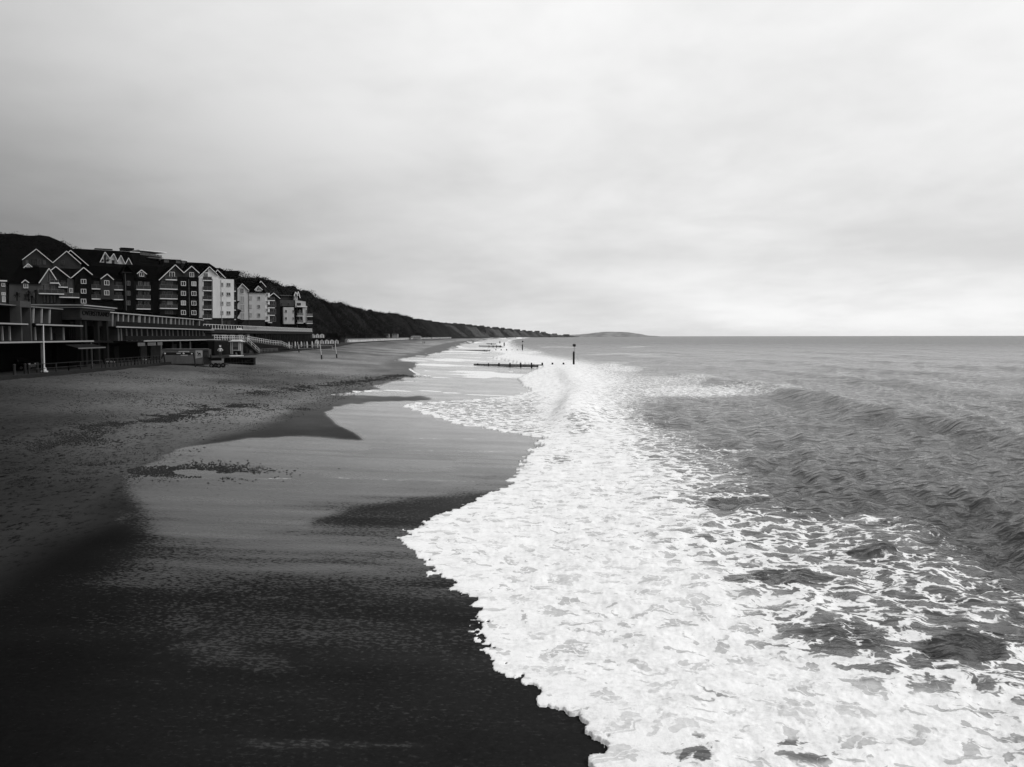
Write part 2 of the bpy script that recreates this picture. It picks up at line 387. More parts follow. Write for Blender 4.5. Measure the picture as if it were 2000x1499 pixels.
def beach_material():
    m = bpy.data.materials.new('sand'); m.use_nodes = True; g = NT(m.node_tree)
    p = g.node('ShaderNodeBsdfPrincipled'); o = g.node('ShaderNodeOutputMaterial'); g.l.new(p.outputs[0], o.inputs[0])
    pos = g.node('ShaderNodeNewGeometry').outputs['Position']
    film, damp, foam, shin = g.attr('film'), g.attr('damp'), g.attr('foam'), g.attr('shingle')
    grain = g.noise(pos, 9.0, 6, 0.7); big = g.noise(pos, 0.22, 5, 0.6); foot_ = g.noise(g.scale(pos, 1.0, 0.55), 1.6, 5, 0.65)
    spk = g.ramp(g.noise(g.scale(pos, 1, 0.6), 3.5, 4, 0.75), 0.52, 0.64)
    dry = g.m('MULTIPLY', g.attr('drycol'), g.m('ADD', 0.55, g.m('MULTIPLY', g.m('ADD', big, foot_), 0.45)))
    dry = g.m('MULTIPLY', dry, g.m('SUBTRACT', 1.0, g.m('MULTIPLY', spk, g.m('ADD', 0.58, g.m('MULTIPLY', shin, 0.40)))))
    dmp = g.m('MULTIPLY', g.attr('dampsheen_col'), g.ramp(g.m('ADD', g.m('MULTIPLY', grain, 0.5), g.m('MULTIPLY', big, 0.5)), 0.3, 0.7, 0.7, 1.3))
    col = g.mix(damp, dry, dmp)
    # foam streaks left on the film, and the painted bands of pale sheen
    pat = g.m('ADD', g.m('MULTIPLY', g.noise(g.scale(pos, 0.3, 1.5), 1.6, 6, 0.68), 0.45), g.m('MULTIPLY', g.noise(g.scale(pos, 0.4, 1.2), 6.0, 5, 0.7), 0.55))
    fm = g.ramp(pat, g.m('SUBTRACT', 0.80, g.m('MULTIPLY', foam, 0.62)), g.m('SUBTRACT', 0.92, g.m('MULTIPLY', foam, 0.62)))
    fm = g.m('MULTIPLY', fm, g.ramp(foam, 0.02, 0.2))
    col = g.mix(g.m('MULTIPLY', fm, 0.95), col, 0.86)
    g.l.new(g.grey(col), p.inputs['Base Color'])
    # patches of film, broken up by ripples
    rn = g.noise(g.scale(pos, 0.8, 1.4), 9.0, 3, 0.6)
    fbr = g.m('MULTIPLY', g.m('ADD', 0.16, g.m('MULTIPLY', film, 0.84)), g.ramp(rn, g.m('SUBTRACT', 0.66, g.m('MULTIPLY', film, 0.6)), g.m('SUBTRACT', 0.84, g.m('MULTIPLY', film, 0.62))))
    g.set(p.inputs['Roughness'], g.mix(fbr, 0.75, 0.16))
    g.set(p.inputs['Specular IOR Level'], g.mix(fbr, 0.0, g.m('MULTIPLY', g.m('SUBTRACT', 1.0, fm), 0.5)))
    p.inputs['IOR'].default_value = 1.38
    rip = g.noise(g.scale(pos, 1.0, 1.3), 7.0, 3, 0.55)
    h = g.mix(damp, g.m('ADD', g.m('MULTIPLY', foot_, 1.0), g.m('MULTIPLY', grain, 0.2)), g.m('MULTIPLY', rip, g.ramp(film, 0.0, 1.0, 0.10, 0.22)))
    g.l.new(g.bump(h, 0.9, 0.14), p.inputs['Normal'])
    return m
def build_beach():
    tn = np.concatenate([np.linspace(0.78, 0.055, 500), np.geomspace(0.0548, 7.5 / 9000, 130)])
    X, Y, nx, ny = polar(-1.0, 0.36, 720, CAMH / tn)
    Z = beach_z(X, Y)
    px, py = to_px(X, Y, Z)
    film, damp, foam = sand_masks(X, Y, px, py)
    t = shore(Y) - X
    shin = np.zeros(X.shape)
    for L, w in (PEBB):
        d = linedist(X, Y, L); shin = np.maximum(shin, 1 - sstep(w * 0.4, w * 1.6, d))
    shin = np.maximum(shin, 0.45 * (1 - damp) * sstep(0.45, 0.62, fbm(X * 0.12, Y * 0.12, 4, 61)) * (Y < 160))
    drycol = np.interp(Y, [0, 40, 70, 110, 160, 250, 500], [0.035, 0.06, 0.10, 0.13, 0.16, 0.18, 0.21]) * np.interp(t, [0, 20, 40, 56], [1.25, 1.25, 1.0, 0.6]) * (0.25 + 1.5 * fbm(X * 0.09, Y * 0.06, 4, 77)) * np.interp(X / np.maximum(Y, 1), [-0.7, -0.5, -0.35], [0.6, 0.9, 1.15])  # last factor paints the vignette's darkening toward the left
    dampsheen_col = np.interp(Y, [0, 25, 45, 80, 150, 300], [0.007, 0.018, 0.055, 0.108, 0.15, 0.17]) * (1 + 2.1 * film * (1 + 1.3 * (fbm(X * 0.07, Y * 1.1, 4, 79) - 0.5))) * (1 - (1 - np.interp(X, [-25, -10, -3, 0], [0.4, 0.5, 0.85, 1.0])) * (1 - sstep(35, 80, Y)))  # film factor paints the wet sheen, last factor the vignette at the left
    Z = Z + (1 - damp) * 0.20 * (fbm(X * 0.5, Y * 0.5, 4, 71) - 0.5) + 0.02 * film * (fbm(X * 0.4, Y * 0.8, 3, 73) - 0.5)
    keep = (X > prom_edge(Y) - 6) & (front_dist(X, Y) < 25)
    o = grid_mesh('beach', np.stack([X, Y, Z], 1), nx, ny, beach_material(), dict(film=film, damp=damp, foam=foam, shingle=shin, drycol=drycol, dampsheen_col=dampsheen_col), keep)
    o['kind'] = 'structure'
# shingle lines on the sand (world polylines from the photograph)
def wl(P, z):
    out = []
    for a, b in P:
        for _ in range(12):
            X, Y = at_z(a, b, z); z = float(beach_z(np.array(X), np.array(Y)))
        out.append((X, Y))
    return out
PEBB = [(wl([(-60, 935), (60, 925), (180, 918), (300, 918), (400, 920), (475, 922)], 0.75), 2.2), (wl([(150, 838), (260, 825), (340, 812), (420, 798), (470, 790)], 1.3), 2.6), (wl([(480, 770), (600, 757), (700, 746), (790, 733)], 1.2), 2.5),
        (wl([(0, 880), (90, 868), (180, 850)], 1.2), 4.0), (wl([(520, 800), (610, 799)], 0.9), 1.0)]
def build_pebbles():
    rng = np.random.default_rng(4); pts = []
    for (L, w), n in zip(PEBB, (9000, 5200, 3500, 3000, 250)):
        L = np.array(L); seg = np.sqrt((np.diff(L, axis=0) ** 2).sum(1)); cum = np.concatenate([[0], np.cumsum(seg)])
        t = rng.uniform(0, cum[-1], n); x = np.interp(t, cum, L[:, 0]); y = np.interp(t, cum, L[:, 1])
        x += rng.normal(0, w * 0.35, n) + rng.normal(0, w * 0.9, n) * (rng.uniform(0, 1, n) < 0.2); y += rng.normal(0, w * 0.5, n)
        k = fbm(x * 0.6, y * 0.6, 3, 91) > 0.40
        pts.append(np.stack([x[k], y[k]], 1))
    n = 26000; Yr = 1 / rng.uniform(1 / 130, 1 / 35, n); Xr = -rng.uniform(18, 52, n); k = (fbm(Xr * 0.1, Yr * 0.1, 3, 92) > 0.44) & (Xr > prom_edge(Yr))
    pts.append(np.stack([Xr[k], Yr[k]], 1))
    n0 = sum(len(p) for p in pts[:-1]); P = np.concatenate(pts); n = len(P)
    base = np.array([(1, 0, 0), (0, 1, 0), (-1, 0, 0), (0, -1, 0), (0, 0, .7), (0, 0, -.5)], float)
    fc = np.array([(0, 1, 4), (1, 2, 4), (2, 3, 4), (3, 0, 4), (1, 0, 5), (2, 1, 5), (3, 2, 5), (0, 3, 5)])
    s = rng.uniform(0.015, 0.07, n) * np.where(np.arange(n) < n0, 1, 0.6) * np.clip(P[:, 1] / 45, 0.7, 2.2); a = rng.uniform(0, 6.28, n); e = rng.uniform(0.6, 1.7, n)
    ca, sa = np.cos(a), np.sin(a)
    bx = base[None, :, 0] * e[:, None]; by = base[None, :, 1] + 0 * bx
    V = np.stack([(bx * ca[:, None] - by * sa[:, None]) * s[:, None] + P[:, :1], (bx * sa[:, None] + by * ca[:, None]) * s[:, None] + P[:, 1:], base[None, :, 2] * s[:, None] * 0.8 + beach_z(P[:, 0], P[:, 1])[:, None] + 0.01], 2).reshape(-1, 3)
    Fs = (fc[None] + 6 * np.arange(n)[:, None, None]).reshape(-1, 3)
    me = bpy.data.meshes.new('pebbles'); me.from_pydata(V.tolist(), [], Fs.tolist()); me.materials.append(MATS['pebble']); me.update()
    o = bpy.data.objects.new('pebbles', me); COL.objects.link(o)
    tag(o, 'dark bands of pebbles and weed strewn along the sand', 'pebbles', kind='stuff')
# -------- sea
CR = np.array([  # py, xL, x95, x75, x50, x20, x0 of foam cover
    (657, 990, 991, 992, 993, 994, 995), (675, 960, 985, 992, 1000, 1010, 1020), (690, 960, 1000, 1020, 1040, 1060, 1090), (700, 970, 1060, 1085, 1100, 1120, 1150), (715, 1020, 1140, 1165, 1185, 1215, 1260),
    (735, 1010, 1160, 1195, 1230, 1290, 1360), (750, 1010, 1165, 1215, 1270, 1350, 1420), (770, 1000, 1155, 1200, 1250, 1300, 1340), (800, 785, 1150, 1190, 1215, 1250, 1290), (830, 880, 1160, 1215, 1250, 1285, 1310), (850, 1000, 1170, 1235, 1290, 1360, 1410),
    (880, 1030, 1180, 1260, 1320, 1390, 1440), (925, 990, 1200, 1300, 1370, 1440, 1500), (970, 940, 1210, 1320, 1400, 1500, 1560), (1000, 860, 1220, 1330, 1420, 1490, 1540), (1030, 800, 1240, 1380, 1600, 1800, 1880), (1060, 760, 1250, 1400, 1660, 1860, 1960),
    (1100, 800, 1290, 1420, 1720, 1900, 1990), (1150, 860, 1330, 1450, 1760, 1960, 2090), (1200, 920, 1360, 1500, 1800, 2020, 2180), (1250, 920, 1400, 1540, 1780, 2080, 2250), (1300, 960, 1470, 1640, 1920, 2200, 2400), (1350, 1020, 1600, 1850, 2150, 2400, 2600), (1400, 1120, 1750, 2050, 2300, 2600, 2900), (1500, 1150, 1900, 2250, 2600, 3000, 3300), (1700, 1150, 2000, 2400, 2800, 3300, 3800)], float)
FBLOB = [(1330, 765, 190, 15, 0.72), (1480, 770, 120, 6, 0.5), (1290, 745, 130, 12, 0.6), (1200, 722, 70, 7, 0.8), (1180, 715, 40, 5, 0.8), (1010, 690, 60, 6, 0.9), (1000, 700, 60, 6, 0.9), (1080, 722, 60, 12, 0.95), (1220, 693, 90, 1.8, 0.5), (1090, 679, 40, 1.5, 0.5), (1270, 697, 60, 1.5, 0.45), (1250, 679, 50, 1.0, 0.5), (1650, 730, 30, 2, 0.35), (1800, 735, 40, 2, 0.3), (1210, 710, 30, 2.5, 0.5),
         (1760, 1070, 70, 10, 0.75), (1850, 1130, 70, 14, 0.7), (1930, 1210, 60, 18, 0.75), (1700, 1015, 90, 8, 0.6), (1960, 1290, 40, 30, 0.7), (1440, 880, 60, 4, 0.55), (1480, 968, 60, 5, 0.6), (1290, 890, 40, 10, 0.7)]
FHOLE = [(1640, 1250, 110, 35, 0.45), (1700, 1085, 50, 12, 0.9), (1880, 1270, 90, 28, 0.7), (1520, 1130, 110, 18, 0.6), (1300, 820, 40, 14, 0.4), (1090, 899, 32, 9, 0.35), (1130, 835, 30, 18, 0.3), (1450, 985, 90, 14, 0.7), (1345, 1475, 70, 35, 0.3), (1390, 1360, 50, 22, 0.28), (1560, 1470, 90, 26, 0.25), (1110, 1390, 40, 14, .15)]
def sea_foam(X, Y, px, py):
    wob = fbm(X * 0.25, Y * 0.25, 3, 101) - 0.5
    q = px + wob * np.interp(py, [657, 800, 1000, 1500], [10, 60, 150, 260]); r = py + wob * np.interp(py, [657, 800, 1500], [1, 10, 40])
    xs = [np.interp(r, CR[:, 0], CR[:, i]) for i in range(2, 7)]
    c = np.full(X.shape, 1.07)
    for xa, xb, ca, cb in zip(xs[:-1], xs[1:], (1.07, 0.80, 0.54, 0.30), (0.80, 0.54, 0.30, 0.0)):
        c = np.where(q > xa, ca + (cb - ca) * np.clip((q - xa) / (xb - xa), 0, 1), c)
    for cx, cy, rx, ry, a in FBLOB:
        k = ((q - cx) / rx) ** 2 + ((py - cy) / ry) ** 2; c = np.maximum(c, a * (1 - sstep(0.15, 1.3, k)))
    for cx, cy, rx, ry, a in FHOLE:
        k = ((px - cx) / rx) ** 2 + ((py - cy) / ry) ** 2; c = c - a * (1 - sstep(0.3, 1.3, k)) * sstep(0.1, 0.5, c)
    lob = sstep(764, 772, py) * (1 - sstep(846, 856, py)) * (1 - sstep(1030, 1090, px))         # thin sheet of swash, streaked
    c = (c * (1 - lob) + lob * np.minimum(c, 0.42 + 0.6 * fbm(X * 0.1, Y * 0.7, 3, 121)))
    c = c + (fbm(X * 0.5, Y * 0.9, 4, 111) - 0.5) * 0.35 * sstep(0.02, 0.3, c) * (1 - 0.35 * sstep(0.8, 0.97, c))
    return np.clip(c, 0, 1.1)
def sea_material():
    m = bpy.data.materials.new('sea_water'); m.use_nodes = True; g = NT(m.node_tree)
    o = g.node('ShaderNodeOutputMaterial')
    pos = g.node('ShaderNodeNewGeometry').outputs['Position']
    sp = g.node('ShaderNodeSeparateXYZ'); g.l.new(pos, sp.inputs[0])
    pos2 = g.scale(pos, 1, 1, 0)
    c = g.attr('foam')
    wn = g.node('ShaderNodeTexNoise'); g.l.new(pos2, wn.inputs['Vector']); wn.inputs['Scale'].default_value = 0.8; wn.inputs['Detail'].default_value = 4
    warp = g.vm('MULTIPLY', g.vm('SUBTRACT', wn.outputs[1], (0.5, 0.5, 0.5)), (2.0, 2.0, 0))
    wp = g.scale(g.vm('ADD', pos2, warp), 0.75, 1.0)
    wn2 = g.node('ShaderNodeTexNoise'); g.l.new(pos2, wn2.inputs['Vector']); wn2.inputs['Scale'].default_value = 3.5; wn2.inputs['Detail'].default_value = 3
    warp2 = g.vm('MULTIPLY', g.vm('SUBTRACT', wn2.outputs[1], (0.5, 0.5, 0.5)), (0.35, 0.35, 0))
    wp2 = g.vm('ADD', wp, warp2)
    e1 = g.voro(wp2, 1.1); e2 = g.voro(g.vm('ADD', wp2, (31, 17, 0)), 3.0); e3 = g.voro(g.vm('ADD', wp2, (3, 47, 0)), 7.0)
    n = g.noise(g.scale(pos2, 0.6, 1.0), 3.2, 7, 0.68)
    # high on the walls of the cells, low in the middle of the holes
    lace = g.m('SUBTRACT', 1.0, g.m('MINIMUM', g.m('MULTIPLY', e1, 2.8), 1.0))
    lace2 = g.m('SUBTRACT', 1.0, g.m('MINIMUM', g.m('MULTIPLY', e2, 2.8), 1.0))
    lace3 = g.m('SUBTRACT', 1.0, g.m('MINIMUM', g.m('MULTIPLY', e3, 2.8), 1.0))
    pat = g.m('ADD', g.m('ADD', g.m('MULTIPLY', lace, 0.46), g.m('MULTIPLY', lace2, 0.30)), g.m('ADD', g.m('MULTIPLY', n, 0.48), g.m('MULTIPLY', lace3, 0.10)))
    pat = g.ramp(pat, 0.50, 1.08, 0, 1, smooth=False)
    thr = g.m('SUBTRACT', 1.0, c)
    fm = g.ramp(pat, g.m('SUBTRACT', thr, 0.09), g.m('ADD', thr, 0.13))
    fm = g.m('MULTIPLY', fm, g.ramp(c, 0.01, 0.12))
    # water
    dist = g.vm('LENGTH', pos2)
    w = g.node('ShaderNodeBsdfPrincipled')
    milky = g.ramp(c, 0.0, 0.8, 0.0, 1.0)
    film = g.ramp(fm, 0.0, 0.5)
    base = g.m('ADD', g.attr('water_tone'), g.m('ADD', g.m('MULTIPLY', milky, 0.12), g.ramp(c, 0.72, 1.02, 0.0, 0.38)))
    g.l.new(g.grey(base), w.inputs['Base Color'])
    g.set(w.inputs['Roughness'], g.ramp(dist, 20, 900, 0.10, 0.30))
    w.inputs['IOR'].default_value = 1.33; w.inputs['Specular IOR Level'].default_value = 0.26
    r1 = g.noise(g.scale(pos2, 0.5, 1.0), 2.6, 3, 0.5, 0.2); r2 = g.noise(g.scale(pos2, 0.5, 1.0), 0.60, 2, 0.45, 0.2)
    r3 = g.noise(g.scale(pos2, 1.0, 0.5), 0.085, 4, 0.6, 0.3)
    r1, r2, r3 = [r1, g.m('SUBTRACT', 1.0, g.m('ABSOLUTE', g.m('SUBTRACT', g.m('MULTIPLY', r2, 2.0), 1.0))), r3]
    hh = g.m('ADD', g.m('ADD', g.m('MULTIPLY', r1, 0.22), g.m('MULTIPLY', r2, 0.42)), g.m('MULTIPLY', r3, g.ramp(dist, 40, 300, 0.4, 4.0)))
    nb = g.bump(hh, 1.0, 1.3)
    g.l.new(nb, w.inputs['Normal'])
    # foam
    f = g.node('ShaderNodeBsdfPrincipled')
    lum = g.noise(g.scale(pos2, 0.8, 1), 7.5, 6, 0.75); lum2 = g.noise(g.scale(pos2, 0.6, 1), 1.4, 5, 0.65)
    fc = g.ramp(g.m('ADD', g.m('MULTIPLY', lum, 0.5), g.m('MULTIPLY', lum2, 0.5)), 0.30, 0.56, 0.66, 0.93)
    thick = g.ramp(g.m('SUBTRACT', pat, thr), 0.0, 0.22, 0.62, 1.0)
    g.l.new(g.grey(g.m('MULTIPLY', fc, thick)), f.inputs['Base Color'])
    f.inputs['Roughness'].default_value = 0.9; f.inputs['Specular IOR Level'].default_value = 0.1
    fh = g.m('ADD', g.m('MULTIPLY', lum, 0.12), g.m('ADD', g.m('MULTIPLY', lum2, 0.16), g.m('MULTIPLY', fm, 0.05)))
    g.l.new(g.bump(fh, 0.5, 0.5), f.inputs['Normal'])
    mx = g.node('ShaderNodeMixShader'); g.set(mx.inputs[0], fm); g.l.new(w.outputs[0], mx.inputs[1]); g.l.new(f.outputs[0], mx.inputs[2])
    g.l.new(mx.outputs[0], o.inputs[0])
    return m
def build_sea():
    tn = np.concatenate([np.linspace(0.78, 0.040, 540), np.geomspace(0.0399, 7.5 / 9500, 130)])
    u = np.concatenate([np.linspace(-0.26, 0.72, 640), np.linspace(0.722, 1.15, 110)])
    rows = CAMH / tn
    Yg, Ug = np.meshgrid(rows, u, indexing='ij'); X = (Ug * Yg).ravel(); Y = Yg.ravel(); nx, ny = len(u), len(rows)
    dY = np.repeat(np.abs(np.gradient(rows)), nx); dX = Y * 0.00153
    d = front_dist(X, Y)
    d = d + np.where(Y < 130, ((fbm(X * 2.6, Y * 2.2, 3, 501) - 0.5) * 0.9 + (fbm(X * 9, Y * 7, 2, 502) - 0.5) * 0.25) * (1 - sstep(0.5, 2.5, np.abs(d))), 0)
    bz = beach_z(X, Y)
    base = np.maximum(bz, 0) * (1 - sstep(0, 8, d))
    px, py = to_px(X, Y, base)
    c = sea_foam(X, Y, px, py)
    c = np.where(d < 0.5, np.maximum(c, 1.0), np.where(d < 1.2, np.maximum(c, 0.93), c)) 
    # swell: long crests parallel to the shore
    wobx = (fbm(Y * 0.02, X * 0 + 3.3, 3, 131) - 0.5) * 10 + (fbm(Y * 0.07, X * 0.03, 3, 132) - 0.5) * 14
    S = np.zeros(X.shape); sh = shore(Y)
    for x0, A, w in ((35, 0.8, 3.4), (21, 0.3, 2.6), (58, 0.40, 5), (84, 0.45, 6), (118, 0.4, 7), (155, 0.4, 8), (200, 0.4, 9), (250, 0.4, 10)):
        q = X - sh - x0 - wobx * (0.25 if x0 < 40 else 1)
        amp = A * (0.35 + 1.1 * fbm(Y * 0.025 + x0, X * 0 + x0, 3, 140))
        if x0 == 35: amp = A * (sstep(38, 60, Y) * (1 - sstep(95, 190, Y)) + 0.25)
        if x0 == 21: amp = A * (1 - sstep(36, 60, Y))
        S += amp * np.exp(-(np.where(q < 0, q / (w * 0.7), q / (w * 1.3))) ** 2)
    # breaking crest further out along the beach
    bx = np.interp(Y, [0, 40, 45, 60, 84, 110, 140, 170, 200], [6, 4.5, 3.5, 4.0, 6.5, 9, 10, 11, 11])
    qb = X - bx
    S += 1.05 * np.exp(-(np.where(qb < 0, qb / 1.3, qb / 3.0)) ** 2) * sstep(40, 60, Y) * (1 - sstep(150, 220, Y)) * (0.5 + fbm(Y * 0.15, X * 0.1, 3, 151))
    # chop
    rng = np.random.default_rng(12); C = np.zeros(X.shape)
    for i in range(46):
        lam = 0.7 * (15.0 ** rng.uniform(0, 1)); th = rng.normal(math.pi * 0.80, 0.65)
        kx, ky = 2 * math.pi / lam * math.cos(th), 2 * math.pi / lam * math.sin(th); ph = rng.uniform(0, 6.28)
        a = 0.0165 * lam ** 0.45
        sp = np.abs(kx) * dX + np.abs(ky) * dY
        att = 1 - sstep(0.8, 2.2, sp)
        s = np.sin(kx * X + ky * Y + ph + 1.2 * fbm(X * 0.1, Y * 0.1, 2, 200 + i % 5))
        C += att * a * (s + 0.22 * (2 * s * s - 1))
    grow = sstep(1.0, 14, d)
    thin = sstep(764, 772, py) * (1 - sstep(846, 856, py)) * (1 - sstep(1030, 1090, px))
    lum = (fbm(X * 0.9, Y * 0.9, 4, 160, 0.5) - 0.5) * 0.22 + (np.abs(fbm(X * 3.2, Y * 3.2, 4, 165, 0.6) - 0.5)) * -0.10
    lum *= sstep(0.3, 0.9, c) * sstep(0.1, 2.2, d) * (1 - 0.88 * thin) * (1 - 0.5 * sstep(100, 250, Y))
    edge = (0.035 - 0.015 * thin) * (1 - np.exp(-np.maximum(d, 0) / 0.35)) * (1 - 0.45 * sstep(0.6, 3.0, d))
    h = edge + lum + grow * (1 - 0.9 * thin) * (S + C * (1 - 0.55 * sstep(0.05, 0.5, c)))
    Z = np.where(d > -0.02, base + 0.01 + h, bz - 0.5)
    Z = np.where(d > 0, np.maximum(Z, np.maximum(bz, -9) + 0.012), Z)
    wtone = np.interp(py, [655, 700, 800, 950, 1150, 1400], [0.10, 0.115, 0.10, 0.065, 0.032, 0.028]) * np.interp(px, [1000, 1500, 2000], [1.1, 1.0, 0.75])
    wtone = np.interp(np.hypot(X, Y), [12, 20, 35, 60, 110, 300, 2000, 9000], [0.018, 0.028, 0.060, 0.115, 0.140, 0.130, 0.105, 0.085])  # base tone of the water set by distance from the camera
    keep = d > -0.7
    o = grid_mesh('sea', np.stack([X, Y, Z], 1), nx, ny, sea_material(), dict(foam=c, water_tone=wtone), keep)
    o['kind'] = 'structure'
# -------- cliffs and hill
CT = np.array([(255, 16), (300, 23), (350, 31), (400, 37.5), (460, 40.5), (520, 39.5), (600, 37), (700, 34.5), (900, 33.6), (1100, 34.5), (1330, 34.5), (2000, 33.5), (2800, 31), (3500, 24), (3900, 15), (4300, 9), (4700, 6)], float)
def veg_material():
    m = bpy.data.materials.new('cliff_cover'); m.use_nodes = True; g = NT(m.node_tree)
    p = g.node('ShaderNodeBsdfPrincipled'); o = g.node('ShaderNodeOutputMaterial'); g.l.new(p.outputs[0], o.inputs[0])
    pos = g.node('ShaderNodeNewGeometry').outputs['Position']
    n = g.noise(pos, 0.12, 6, 0.65); n2 = g.noise(pos, 0.6, 4, 0.6)
    veg = g.ramp(g.m('ADD', g.m('MULTIPLY', n, .6), g.m('MULTIPLY', n2, .4)), 0.35, 0.65, 0.003, 0.016)
    sand = g.ramp(n2, 0.3, 0.7, 0.03, 0.11)
    slip = g.attr('slip')
    br = g.ramp(g.m('ADD', slip, g.m('MULTIPLY', g.m('SUBTRACT', n2, 0.5), 0.7)), 0.52, 0.72)
    col = g.mix(br, veg, sand)
    g.l.new(g.grey(col), p.inputs['Base Color']); p.inputs['Roughness'].default_value = 0.95; p.inputs['Specular IOR Level'].default_value = 0.03
    g.l.new(g.bump(n2, 0.8, 2.0), p.inputs['Normal'])
    return m
def build_cliffs():
    Ys = np.geomspace(255, 4700, 420); vs = np.concatenate([np.linspace(-6, 60, 56), np.linspace(64, 420, 24)])
    Yg, Vg = np.meshgrid(Ys, vs, indexing='ij'); Y = Yg.ravel(); v = Vg.ravel()
    H = np.interp(Y, CT[:, 0], CT[:, 1]); f0 = foot(Y)
    gul = fbm(Y * 0.02, v * 0.012, 4, 301); rid = 1 - np.abs(2 * fbm(Y * 0.05 + v * 0.018, v * 0.004, 3, 311) - 1)
    wdt = 40 + 22 * (gul - 0.5) * 2
    s = np.clip((v - 3 * rid) / wdt, 0, 1)
    prof = 0.15 * s + 0.85 * sstep(-0.15, 1.0, s) - 0.0
    prof = (prof - prof.min() * 0) ; prof = np.clip((prof - 0.05) / 0.95, 0, 1)
    Z = 3.3 + (H - 3.3) * prof
    Z += prof * ((fbm(Y * 0.05, v * 0.05, 4, 321) - 0.5) * 5.5 + (fbm(Y * 0.25, v * 0.25, 3, 331) - 0.5) * 2.2 * np.clip(900 / Y, 0.3, 1))
    Z -= 3.0 * (1 - rid) * np.sin(np.clip(s, 0, 1) * math.pi)
    cr = fbm((f0 - v) * 0.13, Y * 0.13, 3, 412); Z = Z + 3.0 * np.clip(cr * 2 - 0.6, 0, 1) * sstep(0.05, 0.2, s) * (v < 90) * (1 - sstep(900, 1300, Y))
    Z = np.where(v < -3, 2.0, Z)
    slip = sstep(0.46, 0.60, fbm(Y * 0.018 + v * 0.0022 * 4, v * 0.002, 4, 341)) * sstep(0.02, 0.15, s) * (1 - sstep(0.75, 1.0, s)) * np.interp(Y, [400, 700, 1000, 1500, 2200, 3000], [0.0, 0.22, 0.32, 0.66, 0.9, 0.9])
    slip = np.maximum(slip * 0.9, 0.68 * sstep(0.5, 0.7, rid) * (1 - sstep(0.85, 1, s)) * np.interp(Y, [1100, 1500, 1900, 2600], [0, 0.45, 0.8, 0.85]) * (0.45 + 1.1 * fbm(Y * 0.006, v * 0.02, 3, 361)))
    X = f0 - v
    o = grid_mesh('cliff', np.stack([X, Y, Z], 1), len(vs), len(Ys), veg_material(), dict(slip=slip)); o['kind'] = 'structure'
    # far headland across the bay
    a = np.linspace(0, 1, 160); b = np.linspace(0, 1, 24); A, B = np.meshgrid(a, b, indexing='ij'); A = A.ravel(); B = B.ravel()
    pxs = 1085 + A * 195
    top = np.interp(pxs, [1085, 1100, 1120, 1140, 1160, 1180, 1190, 1225, 1240, 1252, 1262, 1280], [655.3, 655, 654.6, 653.8, 651.8, 649.5, 648.6, 649.3, 651.8, 653.4, 656, 657])
    Yh = 4550 + B * 500; Xh = (pxs - CX) / F * 4750
    Ht = CAMH + (HZ - top) / F * 4750
    Zh = 0.2 + np.maximum(Ht, 0.3) * np.sin(np.clip(B * 2.2, 0, 1) * math.pi / 2) ** 0.8 + (fbm(A * 40, B * 6, 4, 351) - 0.5) * 3.0 * sstep(0.1, 0.5, B) * sstep(3, 12, Ht)
    mm = mat('headland_haze', 0.24, 0.95, 0.03, 0.45, 0.02)  # base colour set pale to paint in extra distance haze
    o = grid_mesh('headland', np.stack([Xh, Yh, Zh], 1), len(b), len(a), mm); o['kind'] = 'structure'
F1P, F1E = np.array([-122.2, 195.0]), np.array([0.825, 0.565]) / math.hypot(0.825, 0.565)
F1N = np.array([F1E[1], -F1E[0]])
def hill_z(X, Y):
    dF = -((X - F1P[0]) * F1N[0] + (Y - F1P[1]) * F1N[1])              # metres behind the front row
    q = foot(Y) - X
    z = np.interp(dF, [-200, -8, 0, 14, 24, 45, 62, 110, 240], [8.6, 8.6, 9.6, 11, 17, 27, 31, 33, 34])
    hump = 13.5 * np.exp(-((X + 215) / 62) ** 2 - ((Y - 318) / 55) ** 2)
    z = z + hump
    z = np.where(q < 9, 3.2, z)
    return z
